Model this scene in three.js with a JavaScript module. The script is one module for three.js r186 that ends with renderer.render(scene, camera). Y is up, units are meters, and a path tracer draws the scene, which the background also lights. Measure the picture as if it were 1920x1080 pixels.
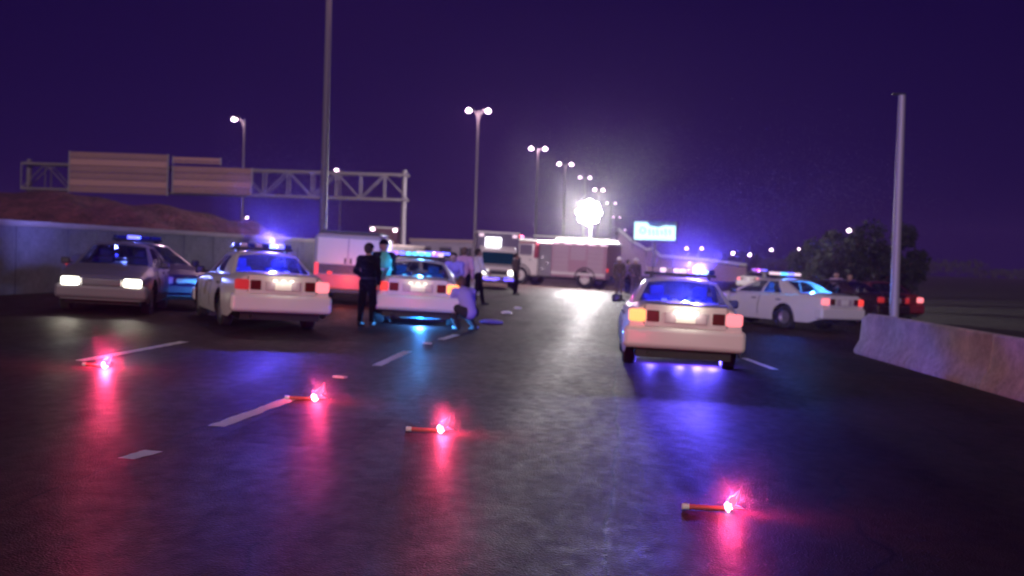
import * as THREE from 'three';
import { RoundedBoxGeometry } from 'three/addons/geometries/RoundedBoxGeometry.js';
import { toCreasedNormals } from 'three/addons/utils/BufferGeometryUtils.js';

// ---------------------------------------------------------------- camera, sky, light, exposure
const scene = new THREE.Scene();
const F = 2600;                                              // focal length in pixels of a 1920 x 1080 frame
const camera = new THREE.PerspectiveCamera(2 * Math.atan(540 / F) * 180 / Math.PI, 16 / 9, 0.1, 3000);
camera.position.set(0, 1.716, 0);
camera.quaternion.setFromAxisAngle(new THREE.Vector3(1, 0, 0), -Math.atan(58 / F))
  .multiply(new THREE.Quaternion().setFromAxisAngle(new THREE.Vector3(0, 0, 1), 0.030));
camera.focus = 7.5;
camera.userData.fStop = 2.4;
camera.updateMatrixWorld(true); camera.updateProjectionMatrix();
scene.add(camera);

const renderer = new THREE.WebGLRenderer({ antialias: true });
renderer.setSize(1024, 576);
renderer.toneMapping = THREE.LinearToneMapping;
renderer.toneMappingExposure = 1.0;
renderer.shadowMap.enabled = true;

{ // night sky: violet blue, a little brighter towards the horizon where the city is
  const W = 64, H = 64, d = new Float32Array(W * H * 4);
  for (let j = 0; j < H; j++) for (let i = 0; i < W; i++) {
    const el = ((j + 0.5) / H - 0.5) * Math.PI, t = Math.exp(-Math.max(0, el) * 9), k = 4 * (j * W + i);
    d[k] = 0.0045 + 0.001 * t; d[k + 1] = 0.0012 + 0.0005 * t; d[k + 2] = 0.031 + 0.012 * t; d[k + 3] = 1;
  }
  const t = new THREE.DataTexture(d, W, H, THREE.RGBAFormat, THREE.FloatType);
  t.mapping = THREE.EquirectangularReflectionMapping; t.magFilter = THREE.LinearFilter; t.needsUpdate = true;
  scene.background = t; scene.environment = t;
}
const rearFill = new THREE.DirectionalLight(new THREE.Color(1.0, 0.79, 0.82), 1.15);   // fill from behind the camera, added to light the car rears
rearFill.position.set(-14, 24, 40); rearFill.target.position.set(0, 0, -30); scene.add(rearFill, rearFill.target);
rearFill.castShadow = true; rearFill.shadow.radius = 12;
Object.assign(rearFill.shadow.camera, { left: -60, right: 60, top: 60, bottom: -60, near: 1, far: 300 });
scene.fog = new THREE.FogExp2(new THREE.Color(0.58, 0.31, 1.0), 0.0006);

// ---------------------------------------------------------------- helpers
const V = (x, y, z) => new THREE.Vector3(x, y, z);
let seed = 7; const rnd = () => { seed = (seed * 1664525 + 1013904223) >>> 0; return seed / 4294967296; };
const rr = (a, b) => a + (b - a) * rnd();
const used = {};
function numbered(n) { used[n] = (used[n] ?? -1) + 1; return used[n] ? `${n}_${String(used[n]).padStart(3, '0')}` : n; }
function tag(o, label, category, group, kind) {
  o.userData.label = label; o.userData.category = category;
  if (group) o.userData.group = group;
  if (kind) o.userData.kind = kind;
  return o;
}
function thing(name, label, category, group, kind) {
  const o = new THREE.Group(); o.name = numbered(name); scene.add(o);
  return tag(o, label, category, group, kind);
}
function merge(list) {
  list = [].concat(list).map(g => g.index ? g.toNonIndexed() : g);
  if (list.length === 1) return list[0];
  const n = list.reduce((a, g) => a + g.attributes.position.count, 0), out = new THREE.BufferGeometry();
  for (const [k, w] of [['position', 3], ['normal', 3], ['uv', 2]]) {
    const a = new Float32Array(n * w); let at = 0;
    for (const g of list) { if (g.attributes[k]) a.set(g.attributes[k].array.subarray(0, g.attributes.position.count * w), at); at += g.attributes.position.count * w; }
    out.setAttribute(k, new THREE.BufferAttribute(a, w));
  }
  return out;
}
function part(parent, name, geo, material, pos) {
  const m = new THREE.Mesh(merge(geo), material); m.name = name; m.castShadow = m.receiveShadow = true;
  if (pos) m.position.set(...pos);
  parent.add(m); return m;
}
function solo(name, geo, material, label, category, group, kind) {
  const m = part(scene, numbered(name), geo, material); return tag(m, label, category, group, kind);
}
const mv = (g, x, y, z, rx = 0, ry = 0, rz = 0) => { if (rx) g.rotateX(rx); if (ry) g.rotateY(ry); if (rz) g.rotateZ(rz); return g.translate(x, y, z); };
const box = (w, h, d, x = 0, y = 0, z = 0, rx, ry, rz) => mv(new THREE.BoxGeometry(w, h, d), x, y, z, rx, ry, rz);
const rbox = (w, h, d, r, x = 0, y = 0, z = 0, rx, ry, rz) => mv(new RoundedBoxGeometry(w, h, d, 3, r), x, y, z, rx, ry, rz);
const cyl = (r0, r1, h, n, x = 0, y = 0, z = 0, rx, ry, rz) => mv(new THREE.CylinderGeometry(r1, r0, h, n), x, y, z, rx, ry, rz);
function rod(a, b, r0, r1 = r0, n = 10) {
  const d = b.clone().sub(a), g = new THREE.CylinderGeometry(r1, r0, d.length(), n);
  g.applyQuaternion(new THREE.Quaternion().setFromUnitVectors(V(0, 1, 0), d.clone().normalize()));
  return g.translate((a.x + b.x) / 2, (a.y + b.y) / 2, (a.z + b.z) / 2);
}
const tube = (pts, r, n = 8, seg = 24) => new THREE.TubeGeometry(new THREE.CatmullRomCurve3(pts), seg, r, n);
function patch(nu, nv, fn, flip) {                            // grid surface fn(u, v) -> Vector3
  const p = [], uv = [], ix = [];
  for (let j = 0; j <= nv; j++) for (let i = 0; i <= nu; i++) { const q = fn(i / nu, j / nv); p.push(q.x, q.y, q.z); uv.push(i / nu, j / nv); }
  for (let j = 0; j < nv; j++) for (let i = 0; i < nu; i++) {
    const a = j * (nu + 1) + i, b = a + 1, c = a + nu + 1, d = c + 1;
    flip ? ix.push(a, c, b, b, c, d) : ix.push(a, b, c, b, d, c);
  }
  const g = new THREE.BufferGeometry();
  g.setAttribute('position', new THREE.Float32BufferAttribute(p, 3)); g.setAttribute('uv', new THREE.Float32BufferAttribute(uv, 2));
  g.setIndex(ix); g.computeVertexNormals(); return g;
}
// the carriageway: a banked plane that runs along "road heading"
const TH = Math.atan(200 / F), BANK = 0.0275;
const along = V(Math.sin(TH), 0, -Math.cos(TH)), across = V(Math.cos(TH), 0, Math.sin(TH));
const lat = (x, z) => x * across.x + z * across.z;
const gy = (x, z) => -BANK * Math.max(-14, Math.min(11, lat(x, z)));
const upN = V(BANK * across.x, 1, BANK * across.z).normalize();
function dir(px, py) { return V(px / 960 - 1, 1 - py / 540, 0.5).unproject(camera).sub(camera.position).normalize(); }
function G(px, py) { const d = dir(px, py), t = -upN.dot(camera.position) / upN.dot(d); return camera.position.clone().addScaledVector(d, t); }
function at(px, py, depth) { const d = dir(px, py); return camera.position.clone().addScaledVector(d, depth / -d.z); }
const road = (u, v, y = 0) => { const p = V(0, 0, 0).addScaledVector(across, u).addScaledVector(along, v); p.y = gy(p.x, p.z) + y; return p; };
function stand(o, p, deg, flat) {                             // put a thing on the road; deg = heading clockwise from the camera's axis
  o.position.copy(p); if (!flat) o.position.y = gy(p.x, p.z);
  const q = new THREE.Quaternion().setFromAxisAngle(V(0, 1, 0), -deg * Math.PI / 180);
  o.quaternion.copy(flat === 'upright' ? q : new THREE.Quaternion().setFromUnitVectors(V(0, 1, 0), upN).multiply(q));
  if (flat === 'upright') o.position.y = gy(p.x, p.z);
  return o;
}
function pointLight(p, color, cd, parent = scene, size = 2) {
  const l = new THREE.PointLight(new THREE.Color(...color), cd); l.position.copy(p); l.castShadow = true; l.shadow.radius = size; l.name = 'light'; parent.add(l); return l;
}

let engine, carR, carL;
// ---------------------------------------------------------------- materials
function noiseTex(n, rep, fn, srgb) {
  const d = new Uint8Array(n * n * 4);
  const grid = (m) => { const g = new Float32Array(m * m); for (let i = 0; i < m * m; i++) g[i] = rnd(); return (x, y) => { x = x * m; y = y * m; const i = Math.floor(x), j = Math.floor(y), fx = x - i, fy = y - j, s = t => t * t * (3 - 2 * t), q = (a, b) => g[((b % m) + m) % m * m + ((a % m) + m) % m]; const u = s(fx), v = s(fy); return (q(i, j) * (1 - u) + q(i + 1, j) * u) * (1 - v) + (q(i, j + 1) * (1 - u) + q(i + 1, j + 1) * u) * v; }; };
  const oct = [4, 8, 16, 32, 64, 128, 256].map(grid);
  for (let j = 0; j < n; j++) for (let i = 0; i < n; i++) {
    const c = fn(oct.map(o => o(i / n, j / n)), i / n, j / n), k = 4 * (j * n + i);
    for (let a = 0; a < 3; a++) d[k + a] = Math.max(0, Math.min(255, 255 * (c.length ? c[a] : c)));
    d[k + 3] = 255;
  }
  const t = new THREE.DataTexture(d, n, n); t.wrapS = t.wrapT = THREE.RepeatWrapping; t.magFilter = THREE.LinearFilter; t.repeat.set(1 / rep, 1 / rep);
  if (srgb) t.colorSpace = THREE.SRGBColorSpace; t.needsUpdate = true; return t;
}
const S = (r, g, b, rough = 0.6, metal = 0, extra = {}) => new THREE.MeshStandardMaterial({ color: new THREE.Color().setRGB(r, g, b), roughness: rough, metalness: metal, side: THREE.DoubleSide, ...extra });
const P = (r, g, b, rough, extra) => new THREE.MeshPhysicalMaterial({ color: new THREE.Color().setRGB(r, g, b), roughness: rough, side: THREE.DoubleSide, ...extra });
const E = (r, g, b, k, base = 0.3) => S(base * r, base * g, base * b, 0.3, 0, { emissive: new THREE.Color().setRGB(r, g, b), emissiveIntensity: k });
const asphaltBump = noiseTex(1024, 2.2, o => 0.15 * o[3] + 0.3 * o[5] + 0.55 * o[6]);
const seamAt = (u, v) => {                                     // 0..1: how much tar lies here (u, v in 0..1 of the tile)
  let s = 0; const w = (t, q) => 0.010 * Math.sin(6.283 * (t * 2 + q)) + 0.006 * Math.sin(6.283 * (t * 7 + q * 3)) + 0.003 * Math.sin(6.283 * (t * 19 + q * 5));
  for (const c of [0.0, 0.3335, 0.667, 1.0]) s = Math.max(s, 1 - Math.abs(u - c - 0.25 * w(v, c)) / 0.0022);
  for (const [c, a, b] of [[0.15, 0.1, 0.55], [0.47, 0.4, 0.95], [0.83, 0.0, 0.35], [0.60, 0.62, 0.9]]) if (v > a && v < b) s = Math.max(s, 1 - Math.abs(u - c - 1.6 * w(v, c)) / 0.0028);
  for (const [c, a, b] of [[0.21, 0.02, 0.33], [0.58, 0.34, 0.66], [0.80, 0.66, 1.0], [0.93, 0.0, 0.66]]) if (u > a && u < b) s = Math.max(s, 1 - Math.abs(v - c - 0.7 * w(u, c)) / 0.0016);
  return Math.max(0, s);
};
const track = u => { const t = (u * 3) % 1; return Math.exp(-(((t - 0.27) / 0.09) ** 2)) + Math.exp(-(((t - 0.73) / 0.09) ** 2)); };
const patchAt = (u, v) => (u > 0.36 && u < 0.63 && v > 0.10 && v < 0.29 ? 1 : 0) + (u > 0.69 && u < 0.80 && v > 0.52 && v < 0.62 ? 1 : 0);
const roadTile = t => { t.repeat.set(1 / 10.98, 1 / 22); return t; };
const asphaltColor = roadTile(noiseTex(1024, 1, (o, u, v) => { const k = 0.62 + 0.20 * (o[1] - 0.5) + 0.14 * (o[2] - 0.5) + 0.26 * (o[6] - 0.5) + 0.2 * (o[4] - 0.5) - 0.10 * track(u) - 0.14 * patchAt(u, v), q = k * (1 - 0.75 * seamAt(u, v)); return [q, q * 0.97, q * 0.97]; }));
const asphaltRough = roadTile(noiseTex(512, 1, (o, u, v) => { const k = 0.72 + 0.07 * (o[0] - 0.5) + 0.07 * (o[2] - 0.5) + 0.14 * (o[5] - 0.5) - 0.08 * track(u) - 0.10 * seamAt(u, v) + 0.06 * patchAt(u, v); return [k, k, k]; }));
const mottled = noiseTex(512, 3, o => { const v = 0.72 + 0.3 * (o[0] - 0.5) + 0.24 * (o[2] - 0.5) + 0.22 * (o[4] - 0.5) + 0.15 * (o[6] - 0.5); return [v, v, v]; });
const grassTex = noiseTex(512, 7, o => { const v = 0.55 + 0.5 * (o[1] - 0.5) + 0.5 * (o[3] - 0.5) + 0.5 * (o[5] - 0.5); return [v, v, v * 0.8]; });
const M = {
  asphalt: P(0.062, 0.036, 0.036, 0.82, { specularIntensity: 0.045, map: asphaltColor, roughnessMap: asphaltRough, bumpMap: asphaltBump, bumpScale: 0.006 }),
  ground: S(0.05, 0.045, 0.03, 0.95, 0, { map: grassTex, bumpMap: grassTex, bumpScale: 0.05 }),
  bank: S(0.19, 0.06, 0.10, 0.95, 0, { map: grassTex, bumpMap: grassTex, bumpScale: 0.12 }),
  concrete: S(0.54, 0.42, 0.40, 0.85, 0, { map: mottled, bumpMap: mottled, bumpScale: 0.004 }),
  concreteDark: S(0.22, 0.19, 0.22, 0.9, 0, { map: mottled }),
  paint: S(0.88, 0.82, 0.80, 0.8),
  white: P(0.74, 0.72, 0.68, 0.32, { clearcoat: 0.6, clearcoatRoughness: 0.12 }),
  whiteDull: S(0.70, 0.69, 0.67, 0.5),
  silver: S(0.5, 0.5, 0.52, 0.3, 0.8),
  chrome: S(0.75, 0.75, 0.76, 0.16, 1),
  galv: S(0.13, 0.11, 0.13, 0.55, 0.2),
  black: S(0.012, 0.012, 0.013, 0.6),
  rubber: S(0.018, 0.018, 0.018, 0.85),
  plastic: S(0.02, 0.02, 0.022, 0.45),
  seat: S(0.045, 0.05, 0.13, 0.9),  // blue light inside the cabins is put into the seat colour
  glass: P(0.62, 0.64, 0.70, 0.02, { transmission: 1, thickness: 0, ior: 1.5 }),
  navy: P(0.03, 0.035, 0.10, 0.3, { clearcoat: 0.8, clearcoatRoughness: 0.1 }),
  maroon: P(0.16, 0.012, 0.02, 0.3, { clearcoat: 0.8, clearcoatRoughness: 0.1 }),
  red: P(0.30, 0.03, 0.05, 0.3, { clearcoat: 0.7, clearcoatRoughness: 0.12 }),
  salmon: S(0.62, 0.13, 0.10, 0.4),  // red glow on the van rear, given as a surface colour
  lensDark: P(0.12, 0.012, 0.01, 0.2, { clearcoat: 1 }),
  lensRed: E(1, 0.06, 0.05, 1.1), lensRedDim: E(1, 0.05, 0.06, 0.35), lensAmber: E(1, 0.30, 0.09, 2.4), lensPink: E(1, 0.22, 0.26, 1.5),
  plate: S(0.85, 0.83, 0.74, 0.4), addedPlateLamp: E(1, 0.93, 0.75, 2),
  blueLens: E(0.12, 0.12, 1, 4), paleBlueLens: E(0.38, 0.60, 1, 2.4), cyanLens: E(0.12, 0.60, 1, 2.2), whiteLens: E(1, 0.72, 0.86, 1.1), pinkLens: E(1, 0.16, 0.5, 2), purpleLens: E(0.45, 0.2, 1, 2),
  blueOff: S(0.02, 0.03, 0.20, 0.2), clearOff: S(0.5, 0.42, 0.46, 0.2),
  head: E(1, 0.95, 0.78, 7),
  lampGlow: E(1, 0.70, 0.88, 14), lampDim: E(1, 0.66, 0.95, 6), flood: E(1, 0.96, 0.94, 110),
  board: null,
};

// ---------------------------------------------------------------- setting
{
  const strip = (us, v0, v1, nv, y, m) => {
    const p = [], uv = [], ix = [], n = us.length;
    for (let j = 0; j <= nv; j++) for (let i = 0; i < n; i++) { const v = v0 + (v1 - v0) * j / nv, q = road(us[i], v, y); p.push(q.x, q.y, q.z); uv.push(us[i], v); if (j < nv && i < n - 1) { const a = j * n + i; ix.push(a, a + 1, a + n, a + 1, a + n + 1, a + n); } }
    const g = new THREE.BufferGeometry(); g.setAttribute('position', new THREE.Float32BufferAttribute(p, 3)); g.setAttribute('uv', new THREE.Float32BufferAttribute(uv, 2)); g.setIndex(ix); g.computeVertexNormals(); return g;
  };
  solo('ground', strip([-240, -120, -60, -30, -14, 0, 11, 20, 40, 90, 180, 240], -30, 460, 12, -0.05), M.ground, 'dark unlit ground reaching out to the horizon on both sides of the highway', 'ground', null, 'structure');
  solo('road', strip([-16, -14, -7, 0, 6, 11], -25, 460, 12, 0), M.asphalt, 'damp dark asphalt highway reflecting red, blue and white lights', 'road', null, 'structure');
}
// painted lane lines: each dash lies on the banked road
function dash(a, b, w, label) {
  const p = G(...a), q = G(...b), d = q.clone().sub(p), n = Math.max(6, Math.round(d.length() / 0.15)), side = V(-d.z, 0, d.x).normalize();
  const ed = [...Array(n + 1)].map(() => [rr(-0.012, 0.012), rr(-0.012, 0.012)]);
  const g = patch(1, n, (u, v) => { const i = Math.round(v * n), r = p.clone().addScaledVector(d, v).addScaledVector(side, (u - 0.5) * w + ed[i][u]); r.y = gy(r.x, r.z) + 0.005; return r; });
  solo('lane_marking', g, M.paint, label, 'lane marking', null, 'structure');
}
dash([404, 800], [552, 746], 0.15, 'long white lane dash leading up to the leftmost of the three road flares');
dash([706, 686], [764, 659], 0.15, 'white lane dash behind the middle flare, in front of the middle police car');
dash([826, 637], [856, 628], 0.15, 'short far lane dash near the crouching person');
dash([236, 861], [288, 846], 0.15, 'faint white lane dash at the lower left of the road');
dash([150, 677], [346, 641], 0.15, 'pinkish white lane line in front of the left white police car');
dash([1452, 693], [1396, 672], 0.13, 'white lane dash in the blue light right of the nearest police car');

// ---------------------------------------------------------------- street lamps
function lampHead(parent, p, side, lens, scale = 1) {          // cobra head that reaches out sideways; the lens hangs under it
  const h = part(parent, 'lamp_head', rbox(0.62, 0.16, 0.3, 0.06), M.galv); h.position.copy(p); h.scale.setScalar(scale);
  const b = part(h, 'lens', mv(new THREE.SphereGeometry(0.235 / scale, 14, 10), side * 0.06, -0.1, 0), lens); b.geometry.scale(1, 0.8, 1);
  return h;
}
function streetLamp(name, px, py, depth, opt) {                // (px, py): where the lamp heads stand in the photograph
  const { sep = 0, side = -1, lens = M.lampGlow, cd = 0, label, group, r = 0.14, scale = 1, off = 1.6 } = opt;
  const top = at(px, py, depth), o = thing(name, label, 'street lamp', group);
  const bx = sep ? top.x : top.x - side * off, base = V(bx, 0, top.z); base.y = gy(bx, top.z) - 0.1;
  o.position.copy(base);
  const H = top.y - base.y;
  part(o, 'pole', [cyl(r, r * 0.55, H, 12, 0, H / 2, 0), cyl(r * 2, r * 1.6, 0.35, 12, 0, 0.2, 0)], M.galv);
  for (const s of sep ? [-1, 1] : [side]) {
    const reach = sep ? sep / 2 : off;
    part(o, 'arm', tube([V(0, H - 0.7, 0), V(s * reach * 0.35, H - 0.1, 0), V(s * (reach - 0.2), H + 0.08, 0)], 0.045), M.galv);
    lampHead(o, V(s * reach, H + 0.1, 0), s, lens, scale);
    if (cd) pointLight(V(s * reach, H - 0.02, 0), [1, 0.62, 0.80], cd * 0.28, o, 5);
  }
  return o;
}
const LG = 'double street lamps receding along the median';
streetLamp('street_lamp', 897, 208, 110, { sep: 1.42, cd: 260, scale: 1, label: 'nearest and tallest of the lit double street lamps in the median row' });
streetLamp('street_lamp', 1009, 279, 148, { sep: 1.36, cd: 200, label: 'second lit double street lamp of the receding median row', group: LG });
streetLamp('street_lamp', 1060, 308, 172, { sep: 1.4, cd: 130, label: 'third lit double street lamp of the receding median row', group: LG });
streetLamp('street_lamp', 1097, 333, 202, { sep: 1.3, lens: M.lampDim, label: 'fourth lit double street lamp of the median row, above the glare of the floodlight', group: LG });
streetLamp('street_lamp', 1123, 356, 236, { sep: 1.3, label: 'fifth double street lamp, just above and right of the white floodlight', group: LG });
streetLamp('street_lamp', 1146, 381, 290, { sep: 1.6, lens: M.lampDim, label: 'sixth double street lamp, level with the white floodlight', group: LG });
streetLamp('street_lamp', 1156, 407, 350, { sep: 1.5, lens: M.lampDim, scale: 1.3, label: 'distant double street lamp just left of the lit billboard', group: LG });
streetLamp('street_lamp', 1167, 431, 400, { sep: 1.5, lens: M.lampDim, scale: 1.3, label: 'farthest double street lamp, low beside the lit billboard', group: LG });
streetLamp('street_lamp', 441, 223, 112, { side: -1, off: 0.75, cd: 260, r: 0.12, scale: 1.25, label: 'lit single street lamp with a curved arm above the overhead highway signs' });
streetLamp('street_lamp', 632, 318, 176, { side: -1, off: 0.5, cd: 140, scale: 1.3, label: 'lit single street lamp just right of the tall pole at sign truss height' });
streetLamp('street_lamp', 462, 407, 240, { side: 1, off: 0.6, cd: 100, scale: 1.6, label: 'lit street lamp below the overhead signs above the left white police car' });
{
  const S2 = [[1288, 466, 'lamp nearest the billboard'], [1315, 466, 'second lamp right of the billboard'], [1375, 475, 'lamp above the right half of the nearest police car'], [1405, 478, 'lamp above the right edge of the nearest police car'], [1447, 468, 'lamp left of the far right police car lightbar'], [1497, 468, 'lamp above the far right police car']];
  S2.forEach(([px, py, l], i) => streetLamp('street_lamp', px, py, 190 + 9 * i, { side: i % 2 ? 1 : -1, off: 0.4, r: 0.07, scale: i === 4 ? 1.25 : 0.95, lens: i < 2 ? M.lampDim : M.lampGlow, label: `small distant ${l} on the dark skyline` }));
  streetLamp('street_lamp', 1593, 432, 150, { side: -1, off: 0.7, r: 0.09, scale: 1.1, cd: 60, label: 'lone lit street lamp in front of the dark trees at right' });
}
{ // the tall pole at left: its lamp hangs above the picture
  const base = at(603, 520, 58), o = thing('street_lamp', 'tall bare steel lamp pole rising out of the picture behind the left white police car', 'street lamp');
  base.y = gy(base.x, base.z); o.position.copy(base);
  const H = 15.5;
  part(o, 'pole', cyl(0.17, 0.10, H, 16, 0, H / 2, 0), M.galv); part(o, 'base_flange', cyl(0.3, 0.24, 0.5, 12, 0, 0.25, 0), M.concrete);
  for (const s of [-1, 1]) { part(o, 'arm', tube([V(0, H - 1, 0), V(s * 0.5, H - 0.1, 0), V(s * 1.6, H + 0.1, 0)], 0.05), M.galv); lampHead(o, V(s * 1.8, H + 0.1, 0), s, M.lampGlow); }
  pointLight(V(1.8, H - 0.1, 0), [1, 0.55, 0.75], 110, o, 6); pointLight(V(-1.8, H - 0.1, 0), [1, 0.55, 0.75], 80, o, 6);
}
{ // pole at the right edge
  const base = at(1676, 600, 36), o = thing('light_pole', 'unlit grey pole behind the concrete barrier at the right edge', 'pole');
  base.y = gy(base.x, base.z); o.position.copy(base);
  const H = at(1676, 178, 36).y - base.y;
  part(o, 'pole', [cyl(0.125, 0.09, H, 16, 0, H / 2, 0), cyl(0.24, 0.2, 0.3, 12, 0, 0.15, 0), ...[0, 1, 2, 3].map(i => cyl(0.03, 0.03, 0.12, 6, 0.2 * Math.cos(i * 1.57 + 0.8), 0.06, 0.2 * Math.sin(i * 1.57 + 0.8)))], S(0.40, 0.36, 0.40, 0.5, 0.2));
  part(o, 'bracket', [rbox(0.34, 0.06, 0.12, 0.02, -0.08, H + 0.02, 0)], M.plastic);
}
// ---------------------------------------------------------------- sign gantry
{
  const Z = 86, o = thing('sign_gantry', 'steel truss over the left lanes carrying overhead highway signs', 'gantry');
  const a = at(40, 306, Z), b = at(766, 328, Z), c = at(766, 375, Z);
  const top = (t) => a.clone().lerp(b, t), h = b.y - c.y, dep = 1.1;
  const chords = [];
  for (const dz of [0, -dep]) for (const dy of [0, -h]) chords.push(rod(a.clone().add(V(0, dy, dz)), b.clone().add(V(0, dy, dz)), 0.095, 0.095, 8));
  part(o, 'chord', chords, M.galv);
  const N = 16, web = [];
  for (let i = 0; i < N; i++) { const p = top(i / N), q = top((i + 1) / N); for (const dz of [0, -dep]) { web.push(rod(p.clone().add(V(0, i % 2 ? 0 : -h, dz)), q.clone().add(V(0, i % 2 ? -h : 0, dz)), 0.035, 0.035, 6), rod(p.clone().add(V(0, 0, dz)), p.clone().add(V(0, -h, dz)), 0.035, 0.035, 6)); } web.push(rod(p, p.clone().add(V(0, 0, -dep)), 0.03, 0.03, 6)); }
  part(o, 'web', web, M.galv);
  for (const [t, dx] of [[0, 0.3], [1, -0.3]]) { const p = top(t).add(V(dx, 0.3, -dep / 2)); const f = p.clone(); f.y = gy(p.x, p.z); part(o, 'leg', rod(f, p, 0.2, 0.16, 14), M.galv); }
  const signAl = S(0.20, 0.095, 0.095, 0.6, 0.1, { map: mottled }), signTan = S(0.23, 0.11, 0.10, 0.55, 0.1);
  const panel = (x0, y0, x1, y1, label, cat) => {
    const p = at(x0, y0, Z - 0.5), q = at(x1, y1, Z - 0.5), w = q.x - p.x, hh = p.y - q.y, t = thing('highway_sign', label, cat);
    t.position.set((p.x + q.x) / 2, (p.y + q.y) / 2, p.z); t.rotation.z = -0.004;
    const n = Math.max(2, Math.round(hh / 0.45));
    for (let i = 0; i < n; i++) part(t, 'sign_plank', rbox(w, hh / n - 0.025, 0.05, 0.015, 0, hh * ((i + 0.5) / n - 0.5), 0.02 * (i % 2)), i % 3 === 1 ? signTan : signAl);
    for (const k of [-1, 1]) part(t, 'frame', box(0.08, hh + 0.06, 0.09, k * (w / 2 + 0.05), 0, 0), M.galv);
    for (const k of [-0.3, 0.3]) part(t, 'bracket', box(0.1, hh, 0.14, w * k, 0, -0.12), M.galv);
    return t;
  };
  panel(132, 284, 312, 366, 'tall brownish overhead highway sign at the far left of the truss', 'highway sign');
  panel(326, 311, 470, 366, 'wide brownish overhead highway sign beside the open truss, under a small tab sign', 'highway sign');
  panel(326, 294, 412, 309, 'small tab sign on top of the wide overhead highway sign', 'highway sign');
}
// ---------------------------------------------------------------- left bank, walls, far buildings
{
  const crest = [[-60, 352, 70], [120, 362, 70], [250, 380, 70], [380, 398, 71], [480, 420, 73], [560, 452, 76], [640, 486, 80]];
  const g = patch(36, 10, (u, v) => {
    const k = u * (crest.length - 1), i = Math.min(crest.length - 2, Math.floor(k)), t = k - i, A = at(...crest[i]).lerp(at(...crest[i + 1]), t);
    const foot = V(A.x * 0.80, gy(A.x, A.z) - 0.1, A.z + 14), back = V(A.x * 1.2, gy(A.x, A.z) - 0.1, A.z - 26);
    const s = v < 0.6 ? foot.clone().lerp(A, v / 0.6) : A.clone().lerp(back, (v - 0.6) / 0.4);
    const hgt = Math.sin(Math.min(1, v / 0.6) * Math.PI / 2); if (v < 0.6) s.y = foot.y + (A.y - foot.y) * (0.55 * v / 0.6 + 0.45 * hgt * hgt);
    s.y += v > 0.05 && v < 0.95 ? 0.16 * Math.sin(u * 37 + v * 9) * Math.sin(v * 17 + u * 11) : 0; return s;
  });
  g.setAttribute('uv', new THREE.Float32BufferAttribute([...Array(g.attributes.position.count * 2)].map((_, i) => i % 2 ? -g.attributes.position.getZ(i >> 1) : g.attributes.position.getX(i >> 1)), 2));
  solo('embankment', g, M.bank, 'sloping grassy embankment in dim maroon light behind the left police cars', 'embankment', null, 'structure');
  // concrete wall in front of it, built of cast panels
  const o = thing('retaining_wall', 'low grey concrete panel wall running behind the left white police car', 'wall');
  const a = G(120, 545), b = at(790, 524, 92); a.y = gy(a.x, a.z); b.y = gy(b.x, b.z);
  a.addScaledVector(b.clone().sub(a), -0.28); a.y = gy(a.x, a.z); const d = b.clone().sub(a), L = d.length(), n = 23, yaw = Math.atan2(-d.z, d.x);
  const gP = new RoundedBoxGeometry(L / n - 0.03, 1.75, 0.25, 2, 0.02), gC = new THREE.BoxGeometry(L / n, 0.14, 0.36);
  const u = gP.attributes.uv; 
  for (let i = 0; i < n; i++) { const p = a.clone().addScaledVector(d, (i + 0.5) / n), y = gy(p.x, p.z); const m = part(o, 'panel', gP, M.concreteDark, [p.x, y + 0.87, p.z]); m.rotation.y = yaw; const c = part(o, 'coping', gC, M.concrete, [p.x, y + 1.82, p.z]); c.rotation.y = yaw; }
}
{ // right: concrete safety barrier with a sloping nose
  const o = thing('concrete_barrier', 'pale concrete safety barrier with a blunt end at lower right', 'barrier');
  const prof = [[-0.30, 0], [-0.30, 0.08], [-0.14, 0.33], [-0.085, 0.86], [-0.06, 0.89], [0.06, 0.89], [0.085, 0.86], [0.14, 0.33], [0.30, 0.08], [0.30, 0]];
  const x0 = G(1594, 660), Zs = [x0.z, x0.z + 4.2, x0.z + 8.4, x0.z + 12.6, x0.z + 16.8];
  for (let k = 0; k < 4; k++) {
    const z0 = Zs[k], z1 = Zs[k + 1] - 0.03, nv = 8;
    const g = patch(prof.length - 1, nv, (u, v) => { const [px, py] = prof[Math.round(u * (prof.length - 1))], z = z0 + (z1 - z0) * v, e = k === 0 ? Math.min(1, 0.75 + v * 3) : 1; const x = x0.x + 0.30 + px * e; return V(x, gy(x, z) + py * (k === 0 ? Math.min(1, 0.86 + v) : 1), z); });
    g.setAttribute('uv', new THREE.Float32BufferAttribute([...Array(g.attributes.position.count * 2)].map((_, i) => i % 2 ? g.attributes.position.getY(i >> 1) + g.attributes.position.getX(i >> 1) : g.attributes.position.getZ(i >> 1)), 2));
    const caps = [z0, z1].map((z, e) => { const sh = new THREE.Shape(prof.map(([x, y]) => new THREE.Vector2(x * (k === 0 && !e ? 0.75 : 1), y * (k === 0 && !e ? 0.86 : 1)))); const q = new THREE.ShapeGeometry(sh); return q.translate(x0.x + 0.30, gy(x0.x + 0.3, z), z); });
    part(o, 'barrier_block', [toCreasedNormals(g.toNonIndexed(), 0.6), ...caps], M.concrete);
  }
}
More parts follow.
